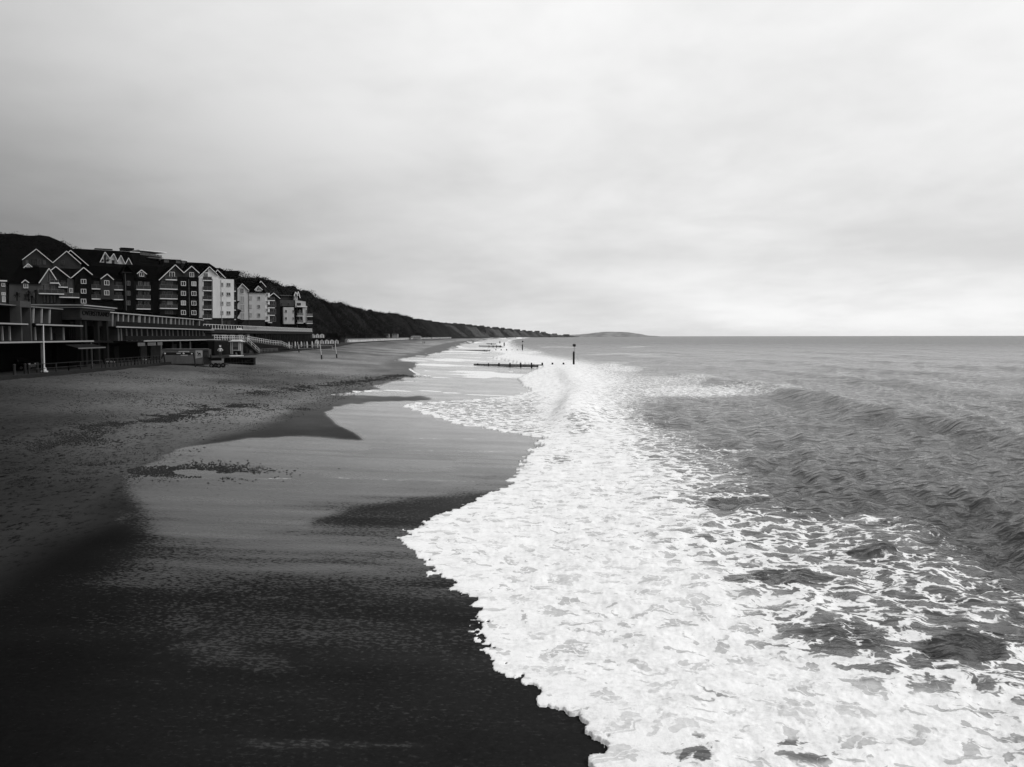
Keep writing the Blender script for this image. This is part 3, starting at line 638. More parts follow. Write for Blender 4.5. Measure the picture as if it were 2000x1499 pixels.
def build_hill():
    xs = np.linspace(-430, -55, 170); ys = np.linspace(60, 420, 170)
    Xg, Yg = np.meshgrid(xs, ys, indexing='xy'); X = Xg.ravel(); Y = Yg.ravel()
    Z = hill_z(X, Y) + (fbm(X * 0.08, Y * 0.08, 4, 401) - 0.5) * 2 * (hill_z(X, Y) > 14)
    dF = -((X - F1P[0]) * F1N[0] + (Y - F1P[1]) * F1N[1]); Z = Z + np.where((dF > 62) & ((X < -0.575 * Y) | (Y > 345)), 3.0 * np.clip(fbm(X * 0.10, Y * 0.10, 3, 411) * 1.6 - 0.3, 0, 1.2), 0)
    keep = ((foot(Y) - X) > 7.0) & (X < -0.36 * Y)
    o = grid_mesh('hill', np.stack([X, Y, Z], 1), len(xs), len(ys), MATS['leaf'], None, keep); o['kind'] = 'structure'
    # woodland on the hill and along the cliff: a mass of small leaf clumps
    rng = np.random.default_rng(5); P = []
    n = 30000; x = rng.uniform(-420, -120, n); y = rng.uniform(240, 410, n); dF = -((x - F1P[0]) * F1N[0] + (y - F1P[1]) * F1N[1])
    k = (dF > 62) & ((x / y < -0.575) | (y > 330)); x, y = x[k], y[k]
    crown = fbm(x * 0.10, y * 0.10, 3, 411); z = hill_z(x, y) + 0.3 + 3.2 * np.clip(crown * 1.6 - 0.3, 0, 1.2) * rng.uniform(0.0, 1, len(x)) ** 0.5; P.append(np.stack([x, y, z, np.full(len(x), 1.0)], 1))
    n = 36000; y = np.exp(rng.uniform(math.log(262), math.log(1150), n)); v = rng.uniform(2, 75, n)
    H = np.interp(y, CT[:, 0], CT[:, 1]); s = np.clip(v / (40 + 22 * (fbm(y * 0.02, v * 0.012, 4, 301) - 0.5) * 2), 0, 1)
    x = foot(y) - v; z = 3.3 + (H - 3.3) * np.clip(0.15 * s + 0.85 * sstep(-0.15, 1, s), 0, 1) + (fbm(y * 0.05, v * 0.05, 4, 321) - 0.5) * 4 * s
    crown = fbm(x * 0.13, y * 0.13, 3, 412); k = crown > 0.36; hgt = 3.4 * np.clip(crown * 2 - 0.6, 0, 1)
    P.append(np.stack([x, y, z + hgt * rng.uniform(0, 1, n) ** 0.5 - 0.3, np.clip(y / 380, 0.8, 1.8)], 1)[k])
    P = np.concatenate(P); n = len(P)
    nf = 5; C = np.repeat(P[:, :3], nf, 0) + rng.normal(0, 0.5, (n * nf, 3)) * np.repeat(P[:, 3:], nf, 0); sz = np.repeat(P[:, 3], nf) * rng.uniform(0.16, 0.38, n * nf)
    A = rng.normal(0, 1, (n * nf, 3)); A /= np.linalg.norm(A, axis=1)[:, None]; B = rng.normal(0, 1, (n * nf, 3)); B -= (A * B).sum(1)[:, None] * A; B /= np.linalg.norm(B, axis=1)[:, None]
    V = np.stack([C - A * sz[:, None], C + B * sz[:, None] * 0.8, C + A * sz[:, None]], 1).reshape(-1, 3)
    me = bpy.data.meshes.new('woodland'); me.from_pydata(V.tolist(), [], np.arange(len(V)).reshape(-1, 3).tolist()); me.materials.append(MATS['leaf']); me.update()
    o = bpy.data.objects.new('woodland', me); COL.objects.link(o); tag(o, 'dark scrub and trees covering the cliff top and slopes', 'woodland', kind='stuff')
def build_promenade():
    ys = np.concatenate([np.arange(60, 330, 3), np.geomspace(330, 2800, 90)]); b = np.array([0.0, 0.0, 1.0])
    m = MB(); vs = []; fs = []
    for i, y in enumerate(ys):
        e = float(prom_edge(np.array(y))); f = float(foot(np.array(y))) - 9.5
        vs += [(e, y, 1.5), (e, y, 3.42), (f, y, 3.45)]
        if i:
            k = 3 * i; fs += [(k - 3, k, k + 1, k - 2), (k - 2, k + 1, k + 2, k - 1)]
    m.add(vs, fs); o = m.build('promenade', 'promenade'); o['kind'] = 'structure'
build_beach(); build_pebbles(); build_sea(); build_cliffs(); build_hill(); build_promenade()
# haze: pale sea air round the whole scene
def build_haze():
    m = bpy.data.materials.new('sea_air'); m.use_nodes = True; g = NT(m.node_tree)
    v = g.node('ShaderNodeVolumePrincipled'); o = g.node('ShaderNodeOutputMaterial'); g.l.new(v.outputs[0], o.inputs['Volume'])
    v.inputs['Color'].default_value = (0.97, 0.97, 0.97, 1); v.inputs['Density'].default_value = 2.2e-5; v.inputs['Anisotropy'].default_value = 0.2
    b = MB(); b.box(-3000, 11500, -300, 10500, -11, 62); ob = b.build('haze', m); tag(ob, 'thin pale sea haze over the whole bay', 'haze', kind='stuff')
build_haze()
# ================================================================== BUILDINGS
class Fac:
    """a vertical facade plane: s runs to the right along it, o is the distance in front of it"""
    def __init__(s, P, e):
        s.P = np.array(P, float); e = np.array(e, float); s.e = e / np.linalg.norm(e); s.n = np.array([s.e[1], -s.e[0]])
    def hit(s, px, py, o=0.0):
        d = ray(px, py); P = s.P + s.n * o
        t = (P @ s.n) / (d[:2] @ s.n)
        q = d * t; return float((q[:2] - s.P) @ s.e), float(CAMH + q[2])
    def w(s, a, z, o=0.0):
        q = s.P + s.e * a + s.n * o; return (q[0], q[1], z)
    def rect(s, x0, y0, x1, y1, o=0.0):
        xm, ym = (x0 + x1) / 2, (y0 + y1) / 2
        return s.hit(x0, ym, o)[0], s.hit(x1, ym, o)[0], s.hit(xm, y1, o)[1], s.hit(xm, y0, o)[1]
def fbox(m, f, s0, s1, z0, z1, o0, o1):
    return m.hexa([f.w(s0, z0, o1), f.w(s1, z0, o1), f.w(s1, z0, o0), f.w(s0, z0, o0), f.w(s0, z1, o1), f.w(s1, z1, o1), f.w(s1, z1, o0), f.w(s0, z1, o0)])
def fpoly(m, f, pts, o0, o1):
    return m.prism([f.w(a, z, o0) for a, z in pts], [f.w(a, z, o1) for a, z in pts])
class Bld:
    def __init__(s, name, label, f, px, py, cat='apartment block', group=None):
        a, z = f.hit(px, py); s.f = f; s.zb = z
        s.root = empty(name, f.w(a, z, -3), label, cat, group)
    def wall(s, pts, m, depth=11, o=0.0, name='wall', label=None):
        P = [s.f.hit(a, b, o) for a, b in pts]
        k = fpoly(MB(), s.f, P, o, o - depth).build(name, m, s.root)
        if label: k['label'] = label
        return k
    def box(s, name, m, x0, y0, x1, y1, o0, o1, parent=None):
        a = s.f.rect(x0, y0, x1, y1, max(o0, o1)); return fbox(MB(), s.f, *a, min(o0, o1), max(o0, o1)).build(name, m, parent or s.root)
    def window(s, x0, y0, x1, y1, fr='white_trim', pane='glass', o=0.0, mull=1, t=0.115, name='window', sill=True):
        a0, a1, z0, z1 = s.f.rect(x0, y0, x1, y1, o); m = MB(); f = s.f
        fbox(m, f, a0, a1, z1 - t, z1, o + .01, o + .12); fbox(m, f, a0, a1, z0, z0 + t, o + .01, o + (.22 if sill else .12))
        fbox(m, f, a0, a0 + t, z0 + t, z1 - t, o + .01, o + .12); fbox(m, f, a1 - t, a1, z0 + t, z1 - t, o + .01, o + .12)
        for k in range(mull):
            c = a0 + (a1 - a0) * (k + 1) / (mull + 1); fbox(m, f, c - t * .4, c + t * .4, z0 + t, z1 - t, o + .01, o + .11)
        w = m.build(name, fr, s.root)
        fbox(MB(), f, a0 + t * .8, a1 - t * .8, z0 + t * .8, z1 - t * .8, o + .004, o + .05).build('pane', pane, w)
        return w
    def balcony(s, x0, y, x1, o=0.0, out=1.4, th=0.24, rail=1.05, m='white_trim', glass='glass_rail', y1=None):
        f = s.f; xm = (x0 + x1) / 2; a0, a1 = f.hit(x0, y, out)[0], f.hit(x1, y, out)[0]; z = f.hit(xm, y, out)[1]
        b = fbox(MB(), f, a0, a1, z - th / 2, z + th / 2, o + .005, o + out).build('balcony', m, s.root)
        k = MB(); h = z + th / 2
        fbox(k, f, a0, a1, h + rail - .05, h + rail, o + out - .06, o + out)
        n = max(2, int((a1 - a0) / 1.2))
        for i in range(n + 1):
            c = a0 + .04 + (a1 - a0 - .08) * i / n; fbox(k, f, c - .03, c + .03, h, h + rail - .05, o + out - .05, o + out - .01)
        k.build('railing', 'metal_grey', b)
        if glass: fbox(MB(), f, a0 + .05, a1 - .05, h + .1, h + rail * .85, o + out - .035, o + out - .025).build('glass_panel', glass, b)
        return b
    def gable(s, ap, lf, rt, depth=9, over=0.5, o=0.0, barge=True, bm='white_trim', th=0.28, bw=0.19, name='roof'):
        f = s.f; A, L, Rr = f.hit(*ap, o + over), f.hit(*lf, o + over), f.hit(*rt, o + over); m = MB()
        for P in (L, Rr):
            m.prism([f.w(*A, o + over), f.w(*P, o + over), f.w(P[0], P[1] - th, o + over), f.w(A[0], A[1] - th, o + over)],
                    [f.w(*A, o - depth), f.w(*P, o - depth), f.w(P[0], P[1] - th, o - depth), f.w(A[0], A[1] - th, o - depth)])
        r = m.build(name, 'roof_slate', s.root)
        if barge:
            for P in (L, Rr):
                k = MB().bar(Vector(f.w(A[0], A[1] - .1, o + over + .06)), Vector(f.w(P[0], P[1] - .1, o + over + .06)), .1, bw, up=(0, 0, 1)); k.build('bargeboard', bm, r)
        return r
    def ridge(s, x0, x1, ye, yr, depth=11, hip0=0.0, hip1=0.0, over=0.4, o=0.0, name='roof', m='roof_slate', eave=True):
        f = s.f; xm = (x0 + x1) / 2; a0, a1 = f.hit(x0, ye, o + over)[0], f.hit(x1, ye, o + over)[0]
        z0 = f.hit(xm, ye, o + over)[1]; z1 = f.hit(xm, yr, o - depth / 2)[1]; b0, b1 = a0 + hip0, a1 - hip1
        k = MB(); V = [f.w(a0, z0, o + over), f.w(a1, z0, o + over), f.w(a1, z0, o - depth), f.w(a0, z0, o - depth), f.w(b0, z1, o - depth / 2), f.w(b1, z1, o - depth / 2)]
        k.add(V, [(3, 2, 1, 0), (0, 1, 5, 4), (2, 3, 4, 5), (1, 2, 5), (3, 0, 4)])
        return k.build(name, m, s.root)
    def dormer(s, ap, lf, rt, win, wm='grey_render', o=0.15, depth=3.0, ybot=None, bm='white_trim'):
        f = s.f; yb = ybot or win[3] + 2; k = MB()
        P = [f.hit(lf[0] + 1.5, yb, o), f.hit(rt[0] - 1.5, yb, o), f.hit(rt[0] - 1.5, rt[1], o), f.hit(*ap, o), f.hit(lf[0] + 1.5, lf[1], o)]
        fpoly(k, f, P, o, o - depth); k.build('dormer', wm, s.root)
        s.gable(ap, lf, rt, depth, .3, o, name='dormer_roof', bm=bm); s.window(*win, o=o, t=.12)
    def pipe(s, x, y0, y1, m='metal_grey', o=0.1):
        a, z1 = s.f.hit(x, y0); z0 = s.f.hit(x, y1)[1]; MB().tube(s.f.w(a, z0, o), s.f.w(a, z1, o), .07, n=6).build('drainpipe', m, s.root)
FA = Fac(F1P, F1E)
FB = Fac(at_Y(463, 600, 250)[0:1] + (250,), F1E); FC = Fac(at_Y(545, 600, 283)[0:1] + (283,), F1E)
UA = Fac(at_Y(60, 500, 240)[0:1] + (240,), F1E); UB = Fac(at_Y(200, 500, 262)[0:1] + (262,), F1E); UC = Fac(at_Y(250, 490, 305)[0:1] + (305,), F1E)
def blocks():
    # --- left edge house
    b = Bld('house', 'pale gabled house cut by the left edge of the picture', FA, 0, 600, 'house')
    b.wall([(-45, 602), (12, 602), (12, 548), (-45, 545)], 'grey_render', 9); b.box('fascia_board', 'white_trim', -45, 545.5, 14, 548, 0, .5)
    b.ridge(-48, 14, 546, 528, 9); b.window(3, 552, 10, 559, o=0); b.window(3, 570, 11, 576, pane='blind'); b.window(4, 578, 11, 589, pane='blind')
    # --- pale house with steep glazed gable
    b = Bld('house', 'pale house with steep glazed gable, long white balcony and small dormer', FA, 60, 602, 'house')
    b.wall([(18, 606), (118, 606), (118, 556), (96, 524), (76, 552), (18, 552)], 'grey_render', 10)
    b.ridge(14, 80, 553, 518, 10, hip0=3); b.gable((96, 522.5), (76, 551.5), (118, 556.5), 9)
    b.dormer((49, 545), (42, 551), (57, 551), (46, 553, 55, 562), 'grey_render'); b.dormer((55, 513.5), (46, 521.5), (63, 520), (51, 517, 59, 521), 'mid_render', o=-3.0)
    b.window(47, 573, 57, 584, 'mid_render', 'glass'); b.window(92, 532, 97, 549, mull=0, t=.1, fr='metal_grey'); b.window(98, 534, 103, 549, mull=0, t=.1, fr='metal_grey', pane='curtain'); b.window(104, 540, 108, 550, mull=0, t=.1, fr='metal_grey')
    for x in (82, 88.5, 95, 101.5): b.window(x, 554, x + 5.6, 571, mull=0, t=.1, fr='metal_grey', pane='curtain' if x in (88.5, 101.5) else 'glass', name='french_door')
    for x in (84, 91, 98, 104): b.window(x, 576, x + 5.6, 592, mull=0, t=.1, fr='shade_render', pane='curtain' if x == 98 else 'glass', name='french_door')
    b.balcony(75.5, 573, 125.5, out=2.0); b.balcony(98, 552, 115, out=1.0, rail=.8)
    # --- recess with balconies
    b = Bld('apartment_block', 'narrow block with dark gable and two stacked white balconies beside the pale house', FA, 130, 602)
    b.wall([(112, 604), (146, 604), (146, 541), (138, 541), (109, 520), (100, 530), (112, 556)], 'shade_render', 10, o=-.6); b.wall([(131.5, 580), (146, 580), (146, 545), (131.5, 543)], 'grey_render', .5, o=.0, name='bay_wall')
    b.gable((109, 519), (100, 526), (138, 542), 9, o=-.6); b.window(135.5, 562, 142.5, 571, o=0); b.window(118, 565, 130, 579, 'shade_render', o=-.6, name='french_door'); b.window(118, 546, 130, 559, 'shade_render', o=-.6, name='french_door')
    b.balcony(115, 559.8, 133, out=1.2, o=-.6); b.balcony(116, 580, 155, out=1.6)
    # --- dark gabled house
    b = Bld('apartment_block', 'dark brick gabled block with one column of three white windows', FA, 165, 602)
    b.wall([(145.5, 604), (181, 604), (181, 536), (163.5, 523), (145.5, 536)], 'dark_brick', 10, o=.5); b.gable((163.5, 521), (139, 541.5), (181, 535.5), 10, o=.5)
    for y in (544.5, 563.5, 583): b.window(158, y, 168.5, y + 9, o=.5)
    # --- block with gabled bay between balconies
    b = Bld('apartment_block', 'brown-grey block with central gabled bay between two columns of balconies', FA, 212, 604)
    b.wall([(181, 606), (244, 606), (244, 546), (181, 543)], 'shade_render', 11, o=-.8); b.ridge(178, 246, 544, 520, 11, o=-.8)
    b.wall([(197, 584), (223, 584), (223, 545), (209.5, 535.5), (197, 544)], 'mid_render', 2.0, o=.8, name='bay_wall'); b.gable((209.5, 533.8), (196.5, 543.5), (222.5, 545.3), 5, o=.8)
    for y in (547, 566.5): b.window(203.5, y, 213.5, y + 9.5, o=.8, pane='glass' if y < 560 else 'curtain')
    for y in (563.3, 583): b.balcony(180, y, 198, o=-.8, out=1.4)
    for y in (565, 584.3): b.balcony(222, y, 242, o=-.8, out=1.4)
    for y in (548, 568): b.window(183, y, 196, y + 14, 'shade_render', o=-.8, name='french_door'); b.window(225, y + 1, 240, y + 15, 'shade_render', 'curtain' if y < 560 else 'glass', o=-.8, name='french_door')
    # --- stair tower
    b = Bld('stair_tower', 'tall dark stair tower with small windows and a pale drainpipe', FA, 253, 606, 'tower')
    b.wall([(242, 608), (262, 608), (262, 532), (242, 532)], 'dark_brick', 9, o=.9); b.gable((248, 516), (236, 531), (262.5, 533), 9, o=.9, barge=False); b.box('eave', 'mid_render', 238, 530.6, 257, 531.8, .9, 1.5)
    for y in (548, 567.5, 586.5): b.window(247.5, y, 254.5, y + 9, 'metal_grey', o=.9)
    b.pipe(243.4, 534, 606, o=1.05)
    # --- block with lone dormer
    b = Bld('apartment_block', 'dark block with a lone white gabled dormer in its long slate roof', FA, 287, 608)
    b.wall([(260, 610), (312, 610), (312, 546.5), (262, 546)], 'shade_render', 11); b.ridge(257, 316, 547, 518.5, 11)
    b.dormer((276.5, 526), (267.5, 533.5), (287, 534.5), (272, 531.5, 281.5, 539.5), 'mid_render', o=-.6, ybot=543)
    for y in (565, 584, 603): b.balcony(267, y, 294.5, out=1.5, m='white_trim')
    for y in (549, 568, 587): b.window(270, y, 278, y + 14, 'metal_grey', o=0, name='french_door'); b.window(280, y, 293, y + 14, 'shade_render', 'curtain' if y == 549 else 'glass', name='french_door')
    b.wall([(296, 610), (312, 610), (312, 546), (296, 546)], 'dark_brick', 1, o=.3, name='pier')
    # --- big gable with balconies
    b = Bld('apartment_block', 'block with broad white-edged gable over three full-width white balconies', FA, 330, 612)
    b.wall([(312.5, 614), (350, 614), (359, 531), (343, 518), (312.5, 546)], 'mid_render', 12); b.gable((342.5, 516), (310.5, 546), (359.5, 532), 12)
    for y in (564, 583, 602): b.balcony(312.5, y, 347, out=1.7)
    b.balcony(324, 546, 346, out=1.2, rail=.9); b.window(331, 530.5, 341.5, 544.5, mull=1, o=0, name='french_door'); b.wall([(334, 529), (341, 529), (341, 521)], 'glass', .3, o=.12, name='gable_glazing')
    for y in (549, 568, 587): b.window(316, y, 325, y + 13.5, 'metal_grey', 'glass', name='french_door'); b.window(326, y, 338, y + 13.5, 'metal_grey', 'blind' if y == 587 else 'curtain', name='french_door')
    b.window(322, 606, 338, 613, 'metal_grey', 'curtain', mull=2, sill=False)
    # --- dark block with window grid
    b = Bld('apartment_block', 'near-black brick block with two columns of small white windows and pale attic gable', FA, 368, 618)
    b.wall([(347.5, 620), (388.5, 620), (388.5, 541), (347.5, 540)], 'dark_brick', 11, o=.7); b.wall([(359, 542), (390, 542), (390, 534), (374, 521), (359, 532)], 'mid_render', 8, o=-.6, name='attic_wall'); b.gable((374.3, 518.7), (358.5, 532.3), (389.5, 532.5), 10, o=-.6)
    b.window(370, 531.5, 379, 541, o=-.6, name='french_door', pane='curtain'); b.window(349, 530, 355, 540, o=-.6, fr='dark_brick')
    for i, y in enumerate((549, 568, 586.8, 605.5)):
        b.window(353.5, y, 363, y + 9, o=.7, pane=('glass', 'curtain', 'blind', 'glass')[i]); b.window(373.7, y + .5, 383.3, y + 9.3, o=.7, pane=('blind', 'glass', 'glass', 'glass')[i])
    b.pipe(367.5, 546, 618, o=.8); b.pipe(386.5, 548, 618, o=.8)
    # --- tall white block
    b = Bld('apartment_block', 'tall white rendered block with twin gables and eight small windows', FA, 420, 637)
    b.wall([(415.5, 620.8), (457, 620.8), (457, 545.5), (415.5, 543.8)], 'white_render', 12, o=.9); b.wall([(388.5, 620.5), (398, 620.5), (398, 543.5), (388.5, 543)], 'cream_render', 8, o=.6, name='wing_wall'); b.wall([(398, 621), (416, 621), (416, 545), (398, 545)], 'grey_render', 9, o=-.9, name='recess_wall')
    b.wall([(388.5, 545), (440, 545), (424, 536), (409.5, 522), (388, 541)], 'white_render', 10, o=-.4, name='attic_wall'); b.gable((409.3, 520), (386.5, 541.5), (425, 535.5), 11, o=-.4); b.gable((424.8, 526), (421.5, 530.5), (441, 542.5), 9, o=-.2)
    b.wall([(429.5, 541.5), (439, 541.5), (429.5, 531.5)], 'glass', .2, o=-.1, name='gable_glazing'); b.window(398, 532.5, 406.5, 543, o=-.35, name='french_door'); b.wall([(399, 531), (406.5, 531), (406.5, 524.5)], 'glass', .2, o=-.25, name='gable_glazing')
    b.ridge(375, 436, 531, 513.6, 15, hip1=2, o=-2.2); b.ridge(428, 458, 541, 524, 12, hip1=2.2, o=-1.4)
    for i, y in enumerate((551.5, 570, 588.3, 606.5)):
        b.window(431, y, 436.5, y + 7, 'cream_render', ('curtain', 'glass', 'curtain', 'glass')[i], o=.9, t=.12); b.window(442.5, y + .6, 450.5, y + 7.4, 'cream_render', ('curtain', 'glass', 'blind', 'glass')[i], o=.9, t=.12)
    for y in (547, 567, 585.3, 604, 622): b.balcony(398, y, 415.5, o=-.9, out=1.7, glass='glass_rail')
    for y in (549.5, 570, 588, 606.5): b.window(399.5, y, 414.5, y + 13.5, 'metal_grey', 'curtain', o=-.9, mull=2, name='french_door')
    b.wall([(388.5, 640), (458, 640), (458, 621), (388.5, 620.5)], 'brick', 11, o=.55, name='plinth_wall')
    for x in (402, 434, 444): b.window(x, 627, x + 6, 635, 'grey_render', 'glass', o=.55, t=.1)
    b.pipe(430, 547, 637, 'cream_render', o=1.0)
    for y in (568, 587, 605, 623.5): b.balcony(456.5, y, 463.5, o=-1.5, out=1.6, glass=None)
    b.wall([(456.5, 640), (464, 640), (464, 561), (456.5, 548)], 'shade_render', 8, o=-1.5, name='link_wall')
    # --- second white block
    b = Bld('apartment_block', 'second pale rendered block with one gable, one dormer and faded windows', FB, 490, 637)
    b.wall([(463.5, 624.5), (518, 624.5), (518, 571.5), (487, 571.5), (485.5, 566), (473.5, 555), (463.5, 565)], 'cream_render', 12)
    b.gable((473.3, 553.2), (462, 566), (486.3, 566.2), 10); b.ridge(484, 520, 571.5, 552, 11); b.dormer((504.3, 557.8), (497, 565.5), (513, 565.5), (501, 562, 507.5, 568.5), 'cream_render', o=-.5, ybot=570.5)
    b.window(468.5, 562, 476.5, 573, o=0, t=.12, name='french_door')
    for y in (578, 594.5, 611): b.window(469, y, 477.5, y + 13, 'cream_render', 'blind', t=.12, mull=1, name='french_door'); b.window(487, y, 492, y + 7, 'cream_render', 'blind', t=.1); b.window(502.5, y + .5, 508.5, y + 7.5, 'cream_render', 'curtain', t=.1)
    b.wall([(463.5, 640), (518, 640), (518, 624.5), (463.5, 624.5)], 'brick', 11, o=-.3, name='plinth_wall'); b.pipe(485.2, 572, 636, 'grey_render')
    b.gable((509.5, 548), (507.5, 551), (520, 560), 9, o=-2.5); b.wall([(512, 572), (519, 572), (519, 560), (511.5, 551)], 'mid_render', 4, o=-2.4, name='attic_wall')
    # --- link block with balconies
    b = Bld('apartment_block', 'link block of white window bays and dark balconies between the two end blocks', FB, 530, 637)
    b.wall([(518.2, 628), (527, 628), (527, 572), (518.2, 574)], 'white_render', 8, o=-.8, name='bay_wall'); b.wall([(526.5, 640), (547, 640), (547, 583), (536, 573), (526.5, 575)], 'shade_render', 9, o=-2.2); b.gable((534.5, 571.5), (526, 578), (547.5, 583), 8, o=-2.2)
    for y in (572, 587, 602, 617): b.window(519, y, 524, y + 6.5, 'white_trim', 'glass', o=-.8, t=.1)
    for y in (586.3, 600.5, 615.3): b.balcony(526.5, y, 541, o=-2.2, out=1.6)
    b.balcony(519, 627, 527, o=-.8, out=.6, glass=None); b.balcony(527, 629.7, 535.5, o=-2.2, out=1.4, glass=None)
    for y in (589, 603.5, 618): b.window(529, y, 539, y + 10, 'metal_grey', 'glass', o=-2.2, name='french_door')
    # --- end block
    b = Bld('apartment_block', 'end block with flat parapet, pale window panel and rounded white corner by the cliff', FC, 575, 642)
    b.wall([(545, 645), (600, 645), (600, 599), (545, 597)], 'dark_brick', 10, o=-.6)
    b.wall([(546, 598), (579, 598), (579, 586.5), (546, 585.5)], 'grey_render', 10, o=0, name='upper_wall'); b.wall([(577, 600), (597.5, 600), (597, 589), (577, 586)], 'cream_render', 9, o=.5, name='corner_wall')
    b.wall([(554, 632.5), (575, 632.8), (574, 600), (553.5, 600)], 'cream_render', 2, o=.6, name='panel_wall')
    for y in (605, 619): b.window(556.5, y, 560.5, y + 5.3, 'cream_render', 'glass', o=.6, t=.08, mull=0); b.window(571.3, y + .3, 574, y + 5.5, 'cream_render', 'glass', o=.6, t=.08, mull=0)
    for x in (548, 562, 580, 584): b.window(x, 591.5, x + 3.6, 596.5, 'grey_render', 'glass', o=.02 if x < 570 else .52, t=.08, mull=0)
    b.box('rooftop_room', 'mid_render', 549, 577.5, 573, 586, -8, -1.5); b.box('roof_edge', 'metal_grey', 547, 576.6, 575.5, 577.6, -8.5, -1.0)
    b.gable((577.3, 569.5), (574.3, 578), (582, 577), 3, o=.2, bw=.3); b.wall([(575, 586), (581.5, 586), (581, 577), (577.4, 571), (575, 577)], 'cream_render', 2.5, o=.1, name='dormer_wall'); b.window(577, 576, 580, 584.5, 'white_trim', 'glass', o=.1, t=.15, mull=0)
    b.gable((582.6, 568.5), (580.8, 574), (586.3, 581.5), 3, o=-1.2, bw=.26)
    b.wall([(591.5, 630), (599.5, 630), (599.5, 599), (591.5, 599)], 'cream_render', 7, o=.7, name='corner_bay')
    for y in (605, 619): b.window(597.2, y, 599, y + 7, 'cream_render', 'glass', o=.7, t=.06, mull=0); b.window(584, y, 587, y + 11, 'white_trim', 'glass', o=-.55, t=.1, mull=0, name='french_door'); b.window(588.5, y, 591, y + 6, 'grey_render', 'glass', o=-.55, t=.1, mull=0)
    for y in (617, 630.8): b.balcony(582, y, 593.5, o=-.5, out=1.5, glass='canvas_grey'); b.balcony(600, y + .8, 611.8, o=-.5, out=1.5, glass='canvas_grey')
    b.box('cornice', 'white_trim', 580, 597.6, 600, 599.4, .5, 1.1); b.pipe(581, 602, 640, o=-.4)
    # --- second row, up the slope
    b = Bld('house', 'upper house behind, grey gable wall with wide pale glazing', UA, 72, 522, 'house')
    b.wall([(45, 528), (103, 528), (103, 511), (71, 487), (45, 507)], 'mid_render', 12); b.gable((71, 485), (43.5, 506), (103, 511.5), 12)
    b.window(62, 505, 72, 517, 'shade_render', 'glass'); b.window(72.5, 505, 80, 517, 'grey_render', 'glass')
    for x in (50, 84): b.window(x, 507, x + 6, 516, 'grey_render', 'curtain', t=.1)
    b = Bld('house', 'upper house behind, plain grey gable with a single small window', UA, 130, 524, 'house')
    b.wall([(103.5, 530), (158, 530), (158, 514), (130.5, 490.5), (103.5, 512)], 'mid_render', 12, o=.3); b.gable((130.3, 489), (103, 512), (158.5, 514), 12, o=.3); b.window(119.5, 507.5, 126, 516, 'grey_render', 'glass', o=.3)
    b.gable((138, 487.5), (134, 491), (179.5, 523), 10, o=-2.0, bw=.2); b.ridge(139, 180, 522, 486, 14, o=-2.5)
    b = Bld('house', 'white house on the slope with four sharp gables and round windows', UB, 222, 526, 'house')
    b.wall([(190, 530), (260, 530), (260, 516), (190, 512)], 'mid_render', 10, o=-1.0); b.ridge(150, 262, 514, 488, 16, o=-1.5)
    for ap, lf, rt, o in (((205.3, 491), (195, 512), (215.5, 505), 0), ((222.3, 494), (214, 505), (230.5, 511), -.1), ((236.3, 497.5), (229.5, 510), (245, 515), -.2), ((251.3, 502.5), (245.5, 514), (258, 515.5), -.3)):
        wm = 'cream_render' if ap[0] < 240 else 'grey_render'
        b.wall([(lf[0] + .5, 520), (rt[0] - .5, 520), (rt[0] - .5, rt[1]), ap, (lf[0] + .5, lf[1])], wm, 5, o=o, name='gable_wall'); b.gable(ap, lf, rt, 6, .4, o, bw=.2)
    for x in (199.8, 210.3):
        a, z = UB.hit(x, 508); k = MB(); k.tube(UB.w(a, z, 0.02), UB.w(a, z, .2), .42, n=14); k.build('round_window', 'glass', b.root)
    b.window(203.5, 498, 207.5, 519, 'shade_render', 'glass', t=.1); b.window(218.5, 507.5, 224, 516, 'shade_render', 'glass', o=-.1, t=.1); b.box('terrace_slab', 'white_trim', 197, 519.5, 224, 521.5, 0, 1.6)
    b = Bld('flat_building', 'flat-roofed modern block on the skyline with glazed corner floor', UC, 260, 505, 'building')
    b.wall([(160, 520), (272, 520), (272, 490), (160, 489)], 'dark_brick', 14); b.box('parapet', 'white_trim', 158, 488.3, 273.5, 489.8, -14, .4); b.box('rooftop_room', 'shade_render', 186, 484.8, 220, 488.2, -10, -4); b.box('rooftop_room', 'shade_render', 238, 483, 262, 488.2, -10, -4); b.box('roof_edge', 'white_trim', 237, 482.2, 263, 483.2, -10.4, -3.6)
    fc = Fac((UC.w(UC.hit(272, 495)[0], 0)[0], UC.w(UC.hit(272, 495)[0], 0)[1]), (0.55, 0.835)); bf = b.f; b.f = fc
    b.wall([(272.2, 520), (325, 520), (322, 504), (272.2, 490.5)], 'dark_brick', 9); b.box('parapet', 'white_trim', 272.5, 489.3, 326, 491, -9, .5)
    for i in range(8): b.window(273.5 + i * 5.4, 491.5 + i * .95, 278.2 + i * 5.4, 497.2 + i * .6, 'metal_grey', 'curtain' if i % 3 else 'glass', t=.12, o=.0)
    b.box('balcony', 'metal_grey', 290, 502.8, 322, 504.2, 0, 1.5)
    b = Bld('flat_building', 'small flat-roofed block on the skyline behind the big gable', UC, 342, 516, 'building')
    b.wall([(318, 525), (354, 525), (354, 507), (318, 505.5)], 'dark_brick', 8, o=4); b.box('parapet', 'white_trim', 317, 504.6, 355, 506, -4, 4.4); b.window(321, 507, 330, 512, 'metal_grey', 'curtain', o=4); b.window(344, 507, 353, 513.5, 'metal_grey', 'curtain', o=4, mull=3)
    fc = Fac((UC.w(UC.hit(354, 510)[0], 0, 4)[0], UC.w(UC.hit(354, 510)[0], 0, 4)[1]), (0.55, 0.835)); b.f = fc
